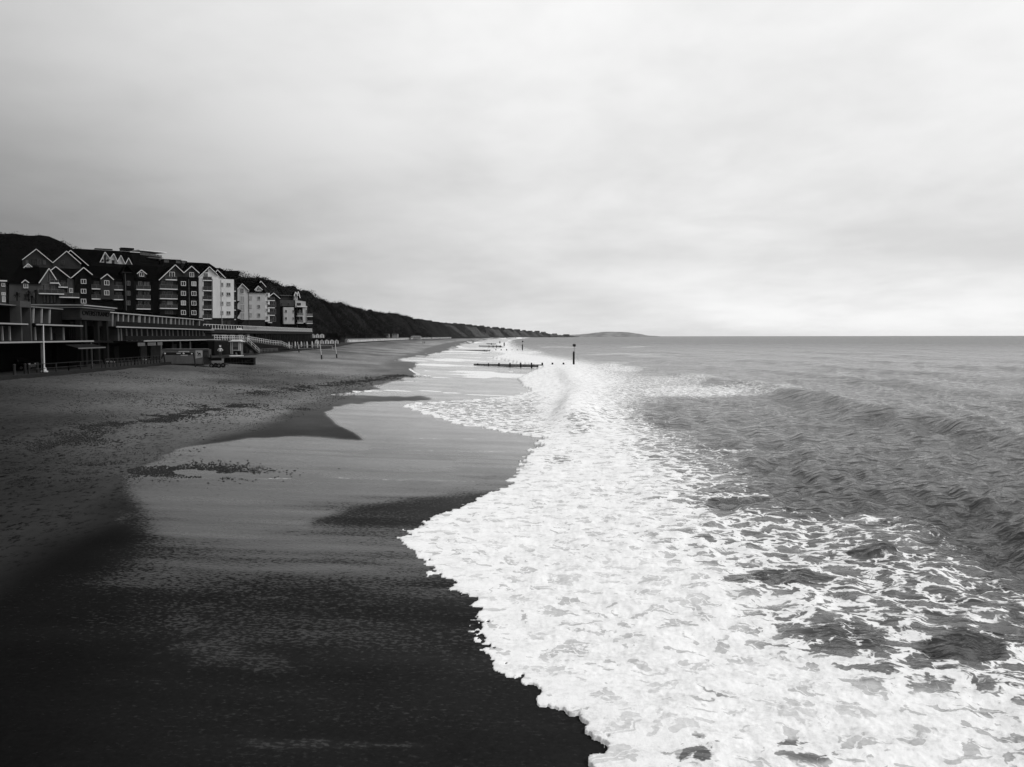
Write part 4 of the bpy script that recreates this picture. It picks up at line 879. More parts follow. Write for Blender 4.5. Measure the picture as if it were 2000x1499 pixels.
    b.wall([(354, 525), (366, 525), (366, 511), (354, 507)], 'shade_render', 6); b.window(355, 508.5, 365, 514, 'metal_grey', 'curtain', mull=2); b.box('parapet', 'white_trim', 354, 506.5, 366.5, 508.6, -6, .3)
blocks()
# ------------------------------------------------------------------ seafront decks
OA = Fac((-60.0, 115.0), (-0.149, 1.0)); OB = Fac((-68.5, 172.0), (-4.0, 103.0))
ZP = 3.44
def fin_row(root, f, xs, z0, z1, m='dimmed_white', lean=0.25, back=1.6, name='partition', w=.16):
    for x in xs:
        a = f.hit(x, 640)[0]; k = MB()
        k.prism([f.w(a - lean, z0, -.065), f.w(a - lean, z0, -back), f.w(a, z1, -back), f.w(a, z1, -.065)], [f.w(a - lean + w, z0, -.065), f.w(a - lean + w, z0, -back), f.w(a + w, z1, -back), f.w(a + w, z1, -.065)])
        p = k.build(name, 'pod_panel', root); k = MB()
        k.prism([f.w(a - lean, z0, .1), f.w(a - lean, z0, -.06), f.w(a, z1, -.06), f.w(a, z1, .1)], [f.w(a - lean + w, z0, .1), f.w(a - lean + w, z0, -.06), f.w(a + w, z1, -.06), f.w(a + w, z1, .1)]); k.build('edge', m, p)
def seafront():
    f = OA
    # east wing: two decks of beach pods over shop fronts
    s0, s1 = f.hit(212, 640)[0], f.hit(398, 640)[0]; r = empty('beach_pod_building', f.w((s0 + s1) / 2, ZP, -4), 'long seafront building with two decks of open beach pods over shops', 'building')
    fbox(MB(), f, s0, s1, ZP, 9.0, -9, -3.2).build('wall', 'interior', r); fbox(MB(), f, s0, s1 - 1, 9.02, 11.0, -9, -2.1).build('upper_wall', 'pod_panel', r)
    fbox(MB(), f, s0 - 1, s1, 11.02, 11.2, -9.2, .1).build('roof', 'deck_dark', r); fbox(MB(), f, s0 - 1, s1 - .6, 11.0, 11.17, .1, .2).build('roof_edge', 'dimmed_white', r)
    fbox(MB(), f, s0 - .5, s1 + 4, 8.78, 9.0, -3.2, 1.2).build('deck', 'deck_dark', r); fbox(MB(), f, s0 - .5, s1 + 4, 8.84, 9.02, 1.2, 1.3).build('deck_edge', 'dimmed_white', r)
    fbox(MB(), f, s0, s1 + 2, 9.04, 9.75, 1.08, 1.14).build('balustrade', 'deck_dark', r)
    fin_row(r, f, (220.3, 231, 241, 251, 261, 271, 273.5, 283, 292, 301, 309, 317, 325, 333, 335, 342.5, 350, 357, 364, 371, 377.5, 389.5), 9.02, 11.0)
    a0, a1 = f.hit(226, 660)[0], f.hit(418, 660)[0]
    fbox(MB(), f, a0, a1, 6.62, 6.82, -3.2, 1.5).build('deck', 'deck_dark', r); fbox(MB(), f, a0 + 8, a1, 6.66, 6.86, 1.5, 1.6).build('deck_edge', 'dimmed_white', r); fbox(MB(), f, a0, a1 - 2, 6.9, 7.6, 1.36, 1.42).build('balustrade', 'deck_dark', r)
    fbox(MB(), f, a0, a1 - 3, 6.84, 8.72, -3.15, -2.2).build('pod_wall', 'shade_render', r)
    fin_row(r, f, (230, 235.5, 246, 256, 266, 275.5, 287, 296.5, 305, 314, 322, 330, 337, 346.5, 355, 362, 369, 375.5, 382.5, 389, 396, 398.5), 6.84, 8.72, lean=-.12)
    for x in (301.3, 340, 360, 408): a = f.hit(x, 670)[0]; fbox(MB(), f, a - .11, a + .11, ZP, 6.6, 1.0, 1.22).build('pillar', 'metal_grey', r)
    for x0, x1, m in ((309.5, 321, 'concrete'), (328, 346, 'concrete'), (367, 375, 'grey_render'), (381, 401, 'concrete'), (262, 270, 'shade_render')):
        p, q = f.hit(x0, 675)[0], f.hit(x1, 675)[0]; fbox(MB(), f, p, q, ZP, 5.9, -3.2, -3.05).build('door', m, r)
    for x0, x1 in ((250, 265), (270, 287), (290, 300)):
        p, q = f.hit(x0, 668)[0], f.hit(x1, 668)[0]; k = MB()
        n = 7
        for i in range(n): c0 = p + (q - p) * i / n; fbox(k, f, c0, c0 + (q - p) / n * .6, 5.95, 6.5, 1.45, 1.5)
        k.build('awning', 'canvas_grey', r)
    # portico with lettering
    p0, p1 = f.hit(148, 620)[0], f.hit(207, 620)[0]; r = empty('portico', f.w((p0 + p1) / 2, ZP, 0), 'dark columned portico with a lettered fascia and white roof edge', 'portico')
    fbox(MB(), f, p0, p1, 10.0, 11.3, -6, .6).build('fascia', 'fascia', r); fbox(MB(), f, p0 - .7, p1 + .9, 11.6, 11.74, -6, 1.3).build('roof', 'dimmed_white', r); fbox(MB(), f, p0 - .5, p1 + .7, 11.32, 11.42, -6, 1.0).build('cornice', 'dimmed_white', r); fbox(MB(), f, p0, p1, 9.75, 9.98, -6, .75).build('beam', 'fascia', r)
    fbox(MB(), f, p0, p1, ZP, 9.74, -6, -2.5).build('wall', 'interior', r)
    for x in (151, 160.5, 185.5, 203): a = f.hit(x, 640)[0]; fbox(MB(), f, a - .32, a + .32, ZP, 9.74, -.1, .5).build('column', 'shade_render', r)
    for x in (172, 176, 180): a = f.hit(x, 640)[0]; fbox(MB(), f, a - .14, a + .14, 7.2, 8.6, -2.48, -2.4).build('mullion', 'shade_render', r)
    a = f.hit(177, 630)[0]; fbox(MB(), f, a - .6, a + .6, 8.75, 9.6, -2.48, -2.4).build('window', 'mid_render', r); fbox(MB(), f, p0, p1, 6.6, 6.9, -2.4, .9).build('deck', 'deck_dark', r)
    cu = bpy.data.curves.new('lettering', 'FONT'); cu.body = 'OVERSTRAND'; cu.align_x = 'CENTER'; cu.align_y = 'CENTER'; cu.size = 1.0; cu.extrude = 0.03
    t = bpy.data.objects.new('tmp_text', cu); COL.objects.link(t); dg = bpy.context.evaluated_depsgraph_get(); me = bpy.data.meshes.new_from_object(t.evaluated_get(dg)); bpy.data.objects.remove(t)
    vs = np.array([v.co[:] for v in me.vertices]); wd = np.ptp(vs[:, 0]); sx = (p1 - p0) * .9 / wd; hz = .62 / np.ptp(vs[:, 1])
    cen = (vs.max(0) + vs.min(0)) / 2; ox = r.location
    for v in me.vertices:
        q = f.w((p0 + p1) / 2 + (v.co.x - cen[0]) * sx, 10.68 + (v.co.y - cen[1]) * hz, .64 + v.co.z); v.co = (q[0] - ox.x, q[1] - ox.y, q[2] - ox.z)
    me.materials.clear(); me.materials.append(MATS['interior']); lo = bpy.data.objects.new('lettering', me); COL.objects.link(lo); lo.parent = r
    # west wing
    w0, w1 = f.hit(-60, 640)[0], f.hit(147, 640)[0]; r = empty('restaurant_building', f.w((w0 + w1) / 2, ZP, -4), 'dark two-storey seafront restaurant with white deck edges at the left', 'building')
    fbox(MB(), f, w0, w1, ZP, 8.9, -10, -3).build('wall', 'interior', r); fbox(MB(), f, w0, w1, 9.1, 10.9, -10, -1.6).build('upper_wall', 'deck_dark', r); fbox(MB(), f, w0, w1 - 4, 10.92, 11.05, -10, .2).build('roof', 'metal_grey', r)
    g0, g1 = f.hit(29, 620)[0], f.hit(50.5, 620)[0]; k = MB(); fbox(k, f, g0, g0 + .3, 6.9, 10.8, -.5, .6); fbox(k, f, g1 - .3, g1, 6.9, 10.8, -.5, .6); fbox(k, f, g0, g1, 10.82, 11.5, -.5, .6); k.build('portal_frame', 'grey_render', r)
    c51 = f.hit(51.5, 640)[0]; c35 = f.hit(35, 640)[0]; c66 = f.hit(62, 610)[0]; c100 = f.hit(108, 610)[0]
    for p, q in ((w0, c35), (c51, w1 - .3)): fbox(MB(), f, p, q, 8.72, 8.95, -1.6, 1.0).build('deck', 'deck_dark', r); fbox(MB(), f, p, q, 8.82, 8.97, 1.0, 1.1).build('deck_edge', 'dimmed_white', r)
    fbox(MB(), f, c51, c100, 9.2, 10.85, -1.6, -1.45).build('pod_wall', 'mid_render', r)
    fin_row(r, f, (66, 82, 97.5), 9.1, 10.9); fin_row(r, f, (2.5, 17, 34, 53.5, 67, 82, 98, 122.5), 7.05, 8.65, lean=-.05)
    d1 = f.hit(157, 665)[0]; fbox(MB(), f, w0, d1, 6.72, 6.95, -3, 1.6).build('deck', 'deck_dark', r); fbox(MB(), f, w0, d1, 6.8, 6.97, 1.6, 1.72).build('deck_edge', 'dimmed_white', r); fbox(MB(), f, w0, d1 - 3, 7.02, 7.9, -1.0, -.9).build('pod_wall', 'shade_render', r)
    for x in (56, 157): a = f.hit(x, 680)[0]; fbox(MB(), f, a - .07, a + .07, ZP, 6.7, 1.3, 1.45).build('pillar', 'metal_grey', r)
    a, q = f.hit(98, 675)[0], f.hit(156, 675)[0]; k = MB(); k.prism([f.w(a, 6.05, 3.2), f.w(q, 6.05, 3.2), f.w(q, 6.5, 1.7), f.w(a, 6.5, 1.7)], [f.w(a, 6.0, 3.2), f.w(q, 6.0, 3.2), f.w(q, 6.45, 1.7), f.w(a, 6.45, 1.7)]); k.build('awning', 'deck_dark', r); fbox(MB(), f, a, q, 5.95, 6.1, 3.2, 3.26).build('awning_valance', 'metal_grey', r)
    # far terrace: colonnade with white balustrade
    f = OB; s0, s1 = f.hit(396, 645)[0], f.hit(609, 650)[0]; r = empty('terrace_colonnade', f.w((s0 + s1) / 2, ZP, -3), 'long promenade terrace with white balustrade above a dark colonnade', 'terrace')
    zt = 9.1; fbox(MB(), f, s0, s1, ZP, 8.2, -8, -2.2).build('wall', 'interior', r); fbox(MB(), f, s0, s1, 8.22, zt, -8, .3).build('deck', 'deck_dark', r); fbox(MB(), f, s0, s1, zt - .12, zt + .05, .3, .38).build('deck_edge', 'metal_grey', r); fbox(MB(), f, s0, s1, 8.25, 8.75, .3, .36).build('beam', 'brick', r)
    c = f.hit(500, 650)[0]; fbox(MB(), f, s0, c, 5.8, 8.2, -2.2, -.6).build('shop_wall', 'brick', r)
    for x0, x1 in ((418, 429), (437, 447), (453, 463), (469, 478), (483, 491)):
        p, q = f.hit(x0, 652)[0], f.hit(x1, 652)[0]; fbox(MB(), f, p, q, 6.1, 7.9, -.58, -.5).build('window', 'glass', r)
    n = 34
    for i in range(n):
        a = c + (s1 - c - .3) * i / (n - 1); fbox(MB(), f, a, a + .3, ZP, 8.2, -.2, .15).build('column', 'brick', r)
    k = MB(); fbox(k, f, s0, s1, zt + 1.05, zt + 1.14, .1, .2); fbox(k, f, s0, s1, zt + .12, zt + .18, .12, .18); k.build('handrail', 'metal_white', r)
    a = s0; i = 0
    while a < s1:
        fbox(MB(), f, a, a + (.14 if a < c else .22), zt + .06, zt + 1.04, .1, .2).build('baluster', 'metal_white', r); a += 1.9 if a < f.hit(470, 640)[0] else 1.0
    # landing, ramp and stair in front
    f = Fac(OB.w(0, 0, 4.0)[:2], OB.e); r = empty('ramp', f.w(f.hit(470, 665)[0], ZP, 0), 'white-railed landing and ramp sloping down to the promenade', 'ramp')
    def P(px, py): return f.hit(px, py)
    pts = [P(412, 663.6), P(474, 664.5), P(526, 672.3), P(545, 673.5), P(566, 683)]
    for (a, za), (b, zb) in zip(pts[:-1], pts[1:]):
        k = MB(); k.hexa([f.w(a, za - .25, .8), f.w(b, zb - .25, .8), f.w(b, zb - .25, -.8), f.w(a, za - .25, -.8), f.w(a, za, .8), f.w(b, zb, .8), f.w(b, zb, -.8), f.w(a, za, -.8)]); k.build('walkway', 'concrete', r)
        k = MB(); k.hexa([f.w(a, ZP - .3, .7), f.w(b, ZP - .3, .7), f.w(b, ZP - .3, -.7), f.w(a, ZP - .3, -.7), f.w(a, max(za - .26, ZP), .7), f.w(b, max(zb - .26, ZP), .7), f.w(b, max(zb - .26, ZP), -.7), f.w(a, max(za - .26, ZP), -.7)]); k.build('base_wall', 'deck_dark', r)
        k = MB()
        for h in (1.05, .55): k.bar(f.w(a, za + h, .75), f.w(b, zb + h, .75), .08, .07)
        k.build('handrail', 'metal_white', r)
        L = b - a; n = max(1, int(L / 1.6))
        for i in range(n + 1): q = a + L * i / n; z = za + (zb - za) * i / n; fbox(MB(), f, q - .05, q + .05, z, z + 1.0, .7, .8).build('baluster', 'metal_white', r)
    r = empty('staircase', f.w(P(480, 667)[0], ZP, 2), 'short white-railed staircase dropping from the ramp landing', 'stairs')
    A, B = f.hit(479, 668, 2.2), f.hit(502, 685, 2.2); n = 12
    for i in range(n):
        t = i / n; q = A[0] + (B[0] - A[0]) * t; z = A[1] + (ZP - A[1]) * t; fbox(MB(), f, q, q + (B[0] - A[0]) / n, z - .35, z, 1.5, 2.7).build('step', 'concrete', r)
    for o in (1.5, 2.7):
        k = MB(); k.bar(f.w(A[0], A[1] + 1.0, o), f.w(B[0], ZP + 1.0, o), .07, .07); k.bar(f.w(A[0], A[1] + .5, o), f.w(B[0], ZP + .5, o), .06, .06)
        for t in (0, .33, .66, 1): q = A[0] + (B[0] - A[0]) * t; z = A[1] + (ZP - A[1]) * t; k.bar(f.w(q, z, o), f.w(q, z + 1, o), .06, .06)
        k.build('handrail', 'metal_white', r)
seafront()
# ================================================================== THINGS ON THE BEACH AND PROMENADE
def gz(X, Y): return float(beach_z(np.array(float(X)), np.array(float(Y))))
def spot(px, Y, zoff=0.0):
    X = (px - CX) / F * Y * 1.003; z = ZP if X < float(prom_edge(np.array(Y))) else gz(X, Y); return X, Y, z + zoff
def zat(py, Y): return at_Y(1000, py, Y)[1]
# --- groynes
def groyne(label, Y, x0, x1, xs, ytop0, ytop1, posts, dY=0.0):
    X0, X1 = (x0 - CX) / F * Y, (x1 - CX) / F * Y; r = empty('groyne', ((X0 + X1) / 2, Y, -.5), label, 'groyne')
    z0, z1 = zat(ytop0, Y), zat(ytop1, Y)
    for k in range(3):
        m = MB(); h = .22; t0, t1 = z0 - k * (h + .03), z1 - k * (h + .03)
        m.hexa([(X0, Y - .08, t0 - h), (X1, Y - .08 + dY, t1 - h), (X1, Y + .08 + dY, t1 - h), (X0, Y + .08, t0 - h), (X0, Y - .08, t0), (X1, Y - .08 + dY, t1), (X1, Y + .08 + dY, t1), (X0, Y + .08, t0)]); m.build('plank', 'timber_dark', r)
    for px, py, w in posts:
        X = (px - CX) / F * Y; z = zat(py, Y); m = MB(); m.box(X - w / 2, X + w / 2, Y - .35, Y - .1, -2, z); m.add([(X - w / 2, Y - .35, z), (X + w / 2, Y - .35, z), (X + w / 2, Y - .1, z), (X - w / 2, Y - .1, z), (X, Y - .22, z + .06)], [(0, 1, 4), (1, 2, 4), (2, 3, 4), (3, 0, 4)]); m.build('post', 'timber_dark', r)
groyne('nearest dark timber groyne with seven posts running into the foam', 194, 925, 1061, 0, 710.8, 712.6, [(933, 710.3, .32), (954, 710.0, .32), (974.5, 709.3, .34), (996, 709.3, .34), (1017, 709.3, .34), (1038, 709.2, .36), (1059, 709.0, .4)])
groyne('second groyne along the beach, thin and half buried in swash', 398, 885, 991, 0, 683.6, 685.0, [(946, 683.6, .4), (957, 683.6, .45), (968.5, 682.6, .5), (978.8, 682.4, .5), (989.5, 682.6, .6)])
groyne('third groyne along the beach, low and broken behind the second', 570, 935, 984, 0, 675.2, 676.3, [(955, 674.8, .5), (963, 674.8, .5), (970, 675, .5), (977, 674.8, .5), (984.7, 669.4, .8)])
groyne('fourth groyne far along the beach with one tall post', 760, 950, 977, 0, 671, 671.6, [(960, 670.6, .6), (968, 670.8, .6), (976.3, 666.8, .9)])
for x, Y, t, l in ((1079, 200, 709.2, 'small black post awash nearer the first groyne'), (1100.5, 200, 709.2, 'small black post awash nearer the tall marker'), (1000, 405, 683.2, 'short post standing off the second groyne'), (1010.3, 405, 683.0, 'outermost stub post off the second groyne')):
    X = (x - CX) / F * Y; z = zat(t, Y); tag(MB().lathe((X, Y, 0), [(.22, -2), (.24, z - .1), (.2, z), (.06, z + .06)], 8).build('groyne_post', 'timber_dark', None, (X, Y, 0)), l, 'post', 'loose posts off the groynes')
def marker(label, px, Y, ytop, yrod, w):
    X = (px - CX) / F * Y; r = empty('groyne_marker', (X, Y, -1), label, 'marker'); z1, z2 = zat(ytop, Y), zat(yrod, Y)
    MB().lathe((X, Y, 0), [(w * .52, -3), (w * .5, z1 - .1), (w * .42, z1)], 10).build('pile', 'timber_dark', r); MB().tube((X + .12, Y, z1 - .5), (X + .12, Y, z2), .055, n=6).build('rod', 'metal_grey', r)
    m = MB()
    m.lathe((X + .12, Y, z2), [(.08, -.36), (.36, -.3), (.44, 0), (.36, .3), (.08, .36)], 12); m.build('topmark', 'metal_dark', r)
    m = MB(); m.lathe((X, Y, z1 - .9), [(w * .56, 0), (w * .56, .12)], 10); m.build('band', 'metal_dark', r)
marker('tall black marker post with drum top standing in the sea by the near groyne', 1120.5, 201, 687.2, 675.0, .5)
marker('more distant black marker post with drum top off the second groyne', 1020.3, 405, 673.2, 667.3, .55)
# --- flagpole
X, Y, z = spot(88.5, 88); r = empty('flagpole', (X, Y, z), 'leaning white flagpole on a stepped white base at the edge of the sand', 'flagpole')
xt, zt_ = at_Y(84.5, 632.5, Y)
m = MB(); m.tube((X, Y, z + .5), (xt, Y, zt_), .085, .05, 10); m.build('pole', 'metal_white', r); MB().lathe((xt, Y, zt_), [(.03, -.02), (.1, .06), (.1, .14), (.03, .22)], 8).build('finial', 'metal_dark', r)
m = MB(); m.lathe((X, Y, z), [(.38, 0), (.38, .12), (.24, .16), (.2, .5), (.12, .55)], 10); m.build('base', 'metal_white', r); MB().bar((X - .12, Y, z + 1.6), (X - .2, Y, z + 1.2), .05, .05).build('cleat', 'metal_grey', r)
# --- street lamps
def lamp(px, Y, ytop, label, m='metal_grey', base=None):
    X, _, z = spot(px, Y); z = ZP if base is None else base; zt = zat(ytop, Y); r = empty('street_lamp', (X, Y, z), label, 'street lamp', 'lamps along the promenade')
    q = MB(); q.lathe((X, Y, z), [(.11, 0), (.1, .9), (.055, 1.0), (.045, zt - z)], 8); q.build('pole', m, r)
    q = MB(); q.lathe((X, Y, zt), [(.06, -.1), (.2, .0), (.24, .2), (.12, .36), (.03, .42)], 10); q.build('lantern', 'metal_dark', r)
lamp(167, 106, 644, 'lamp post in front of the columned portico'); lamp(340.5, 150, 648, 'lamp post behind the corrugated container'); lamp(521.5, 205, 652, 'lamp post rising beside the sloping ramp', 'metal_dark'); lamp(484, 178, 657, 'dark lamp post just right of the white kiosk', 'metal_dark')
lamp(678, 485, 657.5, 'lamp post at the near end of the long hut row'); lamp(700, 545, 655.5, 'tallest lamp post along the long hut row'); lamp(717.5, 610, 657, 'third lamp post along the long hut row'); lamp(733.5, 660, 657.5, 'fourth lamp post along the long hut row'); lamp(814, 1010, 655.5, 'farthest lamp post, near the two walkers')
# --- container kiosk
def container():
    Y = 123.0; r = empty('container', (-52.5, Y, 2.9), 'grey corrugated metal container with a white emblem banner, on the sand', 'container')
    f = Fac(((317 - CX) / F * Y, Y), (1, .02)); x1 = f.hit(397, 700)[0]; z0, z1 = zat(710.5, Y), zat(681.5, Y)
    fbox(MB(), f, 0, x1, z0, z1 - .1, -2.4, -.06).build('body', 'corrugated', r); n = 32
    for i in range(n): a = x1 * (i + .2) / n; fbox(MB(), f, a, a + x1 / n * .5, z0 + .12, z1 - .22, -.06, .0).build('rib', 'corrugated', r)
    fbox(MB(), f, -.05, x1 + .05, z1 - .1, z1 + .03, -2.45, .05).build('top_rail', 'metal_grey', r); fbox(MB(), f, 0, x1, z0 - .18, z0 - .01, -2.4, .03).build('skid', 'metal_dark', r)
    b = [f.hit(x, y, .06) for x, y in ((381.8, 700), (395.3, 697.5), (395.3, 684), (381.8, 684))]; bo = fpoly(MB(), f, b, .03, .06).build('banner', 'sign_white', r)
    k = MB()   # dark four-legged beast emblem with a line of lettering under it
    for pts in ([(384.5, 687.8), (385.8, 687.0), (387.0, 688.0), (387.6, 690), (389.2, 689.0), (390.6, 688.2), (391.6, 690), (392.2, 692.6), (391, 692.8), (390.4, 691.6), (389.3, 691.8), (388.6, 692.9), (387.2, 692.6), (386.4, 691.2), (385.6, 689.0)],): fpoly(k, f, [f.hit(a, c, .08) for a, c in pts], .06, .075)
    for x in (384.2, 385.6, 386.8, 388.2, 389.4, 390.8, 392.0): fpoly(k, f, [f.hit(x, 695.2, .08), f.hit(x + .9, 695.1, .08), f.hit(x + .9, 693.9, .08), f.hit(x, 694.0, .08)], .06, .075)
    k.build('emblem', 'sign_ink', bo)
    f2 = f; fr = empty('freezer_cabinet', (f.w(f.hit(403, 700)[0], z0, -1)), 'tall pale cabinet standing at the right end of the container', 'cabinet')
    a0, a1, c0, c1 = f.rect(398, 681.5, 408.3, 711); fbox(MB(), f, a0, a1, c0, c1, -1.0, .1).build('body', 'concrete', fr); fbox(MB(), f, a0 + .1, a1 - .1, c1 - .45, c1 - .32, .1, .14).build('vent', 'metal_dark', fr); fbox(MB(), f, a0 + .05, a1 - .05, c0 + 1.05, c0 + 1.09, .1, .13).build('handle', 'metal_dark', fr)
    # dark slanting frame with a padded black beam in front of the container
    r = empty('banner_frame', (-53, Y - 3, 2.9), 'black beam on slanting posts in front of the corrugated container', 'frame'); Yf = Y - 2.5
    def p(px, py, y=Yf): x, z = at_Y(px, py, y); return (x, y, z)
    MB().bar(p(319, 690.3), p(376.5, 690.3), .14, .42).build('beam', 'metal_dark', r)
    for a, b_ in (((319.5, 692), (324, 717)), ((378, 688), (381.8, 716.5)), ((318.5, 690), (316, 700))): MB().bar(p(*a), p(*b_), .14, .14).build('post', 'metal_dark', r)
    for x, y, s in ((322, 690.2, .14), (358.3, 690, .16), (374.5, 690.5, .12)): q = p(x, y, Yf - .1); MB().lathe(q, [(.02, -s), (s, -s * .5), (s, s * .5), (.02, s)], 8).build('pad', 'canvas', r)
    for x0, x1, y in ((345, 353, 689.6), (353, 366, 693.6), (349, 369, 686.3)): MB().bar(p(x0, y, Yf - .1), p(x1, y, Yf - .1), .1, .16).build('strap', 'canvas', r)
container()
# --- trailer, platform, person
def person(name, label, loc, rz, top, legs, pose='stand', hat=False, h=1.72):
    r = empty(name, loc, label, 'person'); s = h / 1.75
    J = [(0, 0, .95), (0, 0, 1.15), (0, .01, 1.42), (0, 0, 1.52), (0, -.02, 1.62), (0, -.02, 1.72)]; rad = [(.16, .11), (.15, .10), (.19, .11), (.06, .06), (.095, .1), (.07, .08)]
    E = [(0, 1), (1, 2), (2, 3), (3, 4), (4, 5)]
    for sx in (-1, 1):
        i = len(J)
        if pose == 'walk': lg = [(.09 * sx, .0, .9), (.1 * sx, -.12 * sx, .5), (.1 * sx, -.08 * sx + .16 * (sx < 0), .08), (.1 * sx, -.2 * sx + .08, .03)]
        else: lg = [(.1 * sx, 0, .9), (.12 * sx, -.02, .5), (.13 * sx, .02, .08), (.15 * sx, -.14, .03)]
        J += lg; rad += [(.1, .1), (.07, .075), (.045, .05), (.04, .035)]; E += [(0, i), (i, i + 1), (i + 1, i + 2), (i + 2, i + 3)]
        i = len(J)
        if pose == 'akimbo': ar = [(.2 * sx, 0, 1.4), (.42 * sx, .06, 1.14), (.2 * sx, -.12, 1.0), (.12 * sx, -.16, .99)]
        else: ar = [(.2 * sx, 0, 1.4), (.25 * sx, .03, 1.12), (.26 * sx, -.06, .86), (.25 * sx, -.08, .78)]
        J += ar; rad += [(.065, .065), (.05, .05), (.038, .038), (.04, .025)]; E += [(2, i), (i, i + 1), (i + 1, i + 2), (i + 2, i + 3)]
    me = bpy.data.meshes.new('body'); me.from_pydata([(x * s, y * s, z * s) for x, y, z in J], E, []); ob = bpy.data.objects.new('tmp', me); COL.objects.link(ob)
    ob.modifiers.new('skin', 'SKIN'); ob.modifiers.new('sub', 'SUBSURF').levels = 2
    for v, q in zip(me.skin_vertices[0].data, rad): v.radius = (q[0] * s, q[1] * s)
    me.skin_vertices[0].data[0].use_root = True
    dg = bpy.context.evaluated_depsgraph_get(); mm = bpy.data.meshes.new_from_object(ob.evaluated_get(dg)); bpy.data.objects.remove(ob)
    mm.materials.clear()
    for k in ('skin', top, legs): mm.materials.append(MATS[k])
    for p in mm.polygons:
        c = p.center / s; p.use_smooth = True
        p.material_index = 2 if c.z < .97 and abs(c.x) < .2 + .1 * (c.z < .7) and c.z > .1 else (1 if .97 <= c.z < 1.5 and not (abs(c.x) > .16 and c.z < 1.05 and c.y < -.03) else 0)
        if c.z < .1: p.material_index = 2
    mm.name = 'body'; b = bpy.data.objects.new('body', mm); COL.objects.link(b); b.parent = r
    m = MB(); m.lathe((0, -.005 * s, 1.62 * s), [(.10 * s, -.02), (.105 * s, .06), (.08 * s, .11), (.02, .135)], 10); hr = m.build('hair', 'dark_clothes'); hr.parent = r
    if hat:
        m = MB(); m.lathe((0, -.01 * s, 1.69 * s), [(.13, 0), (.12, .1), (.05, .14)], 10)
        for a in (-.09, .07): m.tube((a, -.01, 1.74 * s), (a * 1.4, -.01, 2.0 * s), .07, .02, 6)
        ht = m.build('hat', 'shirt'); ht.parent = r
    r.rotation_euler = (0, 0, rz); return r
Yp = 124.0; X, zp = at_Y(430.5, 697.5, Yp)
person('person', 'person in white top and pale pointed hat, elbows out, beside the container', (X, Yp, zp), R(15), 'shirt', 'trousers', 'akimbo', True, 1.74)
def trailer():
    Y = 123.3; z0 = gz(-47, Y); x0, x1 = at_Y(410.5, 700, Y)[0], at_Y(437, 700, Y)[0]; zt = zp
    r = empty('beach_trailer', ((x0 + x1) / 2, Y, z0), 'low dark flatbed trailer on the sand under the person in white', 'trailer')
    MB().box(x0, x1, Y - .9, Y + 1.2, zt - .16, zt - .005).build('bed', 'timber_dark', r); MB().box(x0 + .1, x1 - .1, Y - .7, Y - .6, zt - .5, zt - .17).build('side_rail', 'metal_dark', r)
    for sx in (x0 + .5, x1 - .5):
        for y in (Y - .75, Y + 1.0):
            m = MB(); m.tube((sx, y - .12, z0 + .36), (sx, y + .12, z0 + .36), .36, n=14); w = m.build('wheel', 'tyre', r); MB().tube((sx, y - .14, z0 + .36), (sx, y - .12, z0 + .36), .18, n=10).build('hub', 'metal_grey', w)
    MB().bar((x1, Y, z0 + .6), (x1 + .8, Y, z0 + .4), .1, .1).build('drawbar', 'metal_dark', r)
    for x in (-.45, .2): MB().lathe(((x0 + x1) / 2 + x * 0 - 1.0 + x, Y - .5, zt), [(.14, 0), (.16, .25), (.12, .5)], 10).build('bucket', 'metal_dark', r)
    Y = 138.0; x0, x1 = at_Y(440, 700, Y)[0], at_Y(498, 700, Y)[0]; z0 = gz((x0 + x1) / 2, Y); z1 = zat(698, Y)
    r = empty('beach_platform', ((x0 + x1) / 2, Y, z0), 'long low dark slatted platform on the sand right of the person', 'platform')
    MB().box(x0, x1, Y - .8, Y + .8, z1 - .1, z1).build('top', 'timber_dark', r)
    for i in range(11): a = x0 + (x1 - x0 - .2) * i / 10; MB().box(a, a + .2, Y - .75, Y - .6, z0 - .1, z1 - .1).build('leg', 'timber_dark', r)
    MB().box(x0, x1, Y - .82, Y - .76, z0 + .25, z0 + .4).build('side_board', 'metal_dark', r); MB().box(x0 + .1, x1 - .1, Y - .5, Y + .6, z0 - .1, z1 - .11).build('core', 'timber_dark', r)
    r = empty('jet_ski', (at_Y(461, 697, Y)[0], Y, z1), 'white and dark jet ski lying on the slatted platform', 'jet ski'); cx = r.location.x
    m = MB(); hs = [(-1.25, .12, .05), (-.9, .42, .0), (0, .5, 0), (.8, .42, .02), (1.35, .06, .22)]
    A = []
    for i, (x, w, zz) in enumerate(hs): A.append([(cx + x, Y - w, z1 + zz + .22), (cx + x, Y - w * .6, z1 + zz), (cx + x, Y + w * .6, z1 + zz), (cx + x, Y + w, z1 + zz + .22), (cx + x, Y + w * .5, z1 + .42), (cx + x, Y - w * .5, z1 + .42)])
    for a, b in zip(A[:-1], A[1:]): m.add(a + b, [(i, (i + 1) % 6, 6 + (i + 1) % 6, 6 + i) for i in range(6)])
    m.add(A[0], [tuple(range(6))[::-1]]); m.add(A[-1], [tuple(range(6))]); m.build('hull', 'canvas', r)
    m = MB(); m.hexa([(cx - 1.1, Y - .2, z1 + .42), (cx + .1, Y - .2, z1 + .42), (cx + .1, Y + .2, z1 + .42), (cx - 1.1, Y + .2, z1 + .42), (cx - 1.0, Y - .15, z1 + .62), (cx, Y - .15, z1 + .55), (cx, Y + .15, z1 + .55), (cx - 1.0, Y + .15, z1 + .62)]); m.build('seat', 'metal_dark', r)
    m = MB(); m.bar((cx + .15, Y, z1 + .42), (cx + .0, Y, z1 + .85), .2, .2); m.bar((cx, Y - .35, z1 + .85), (cx, Y + .35, z1 + .85), .07, .07); m.build('handlebar', 'canvas_grey', r)
trailer()
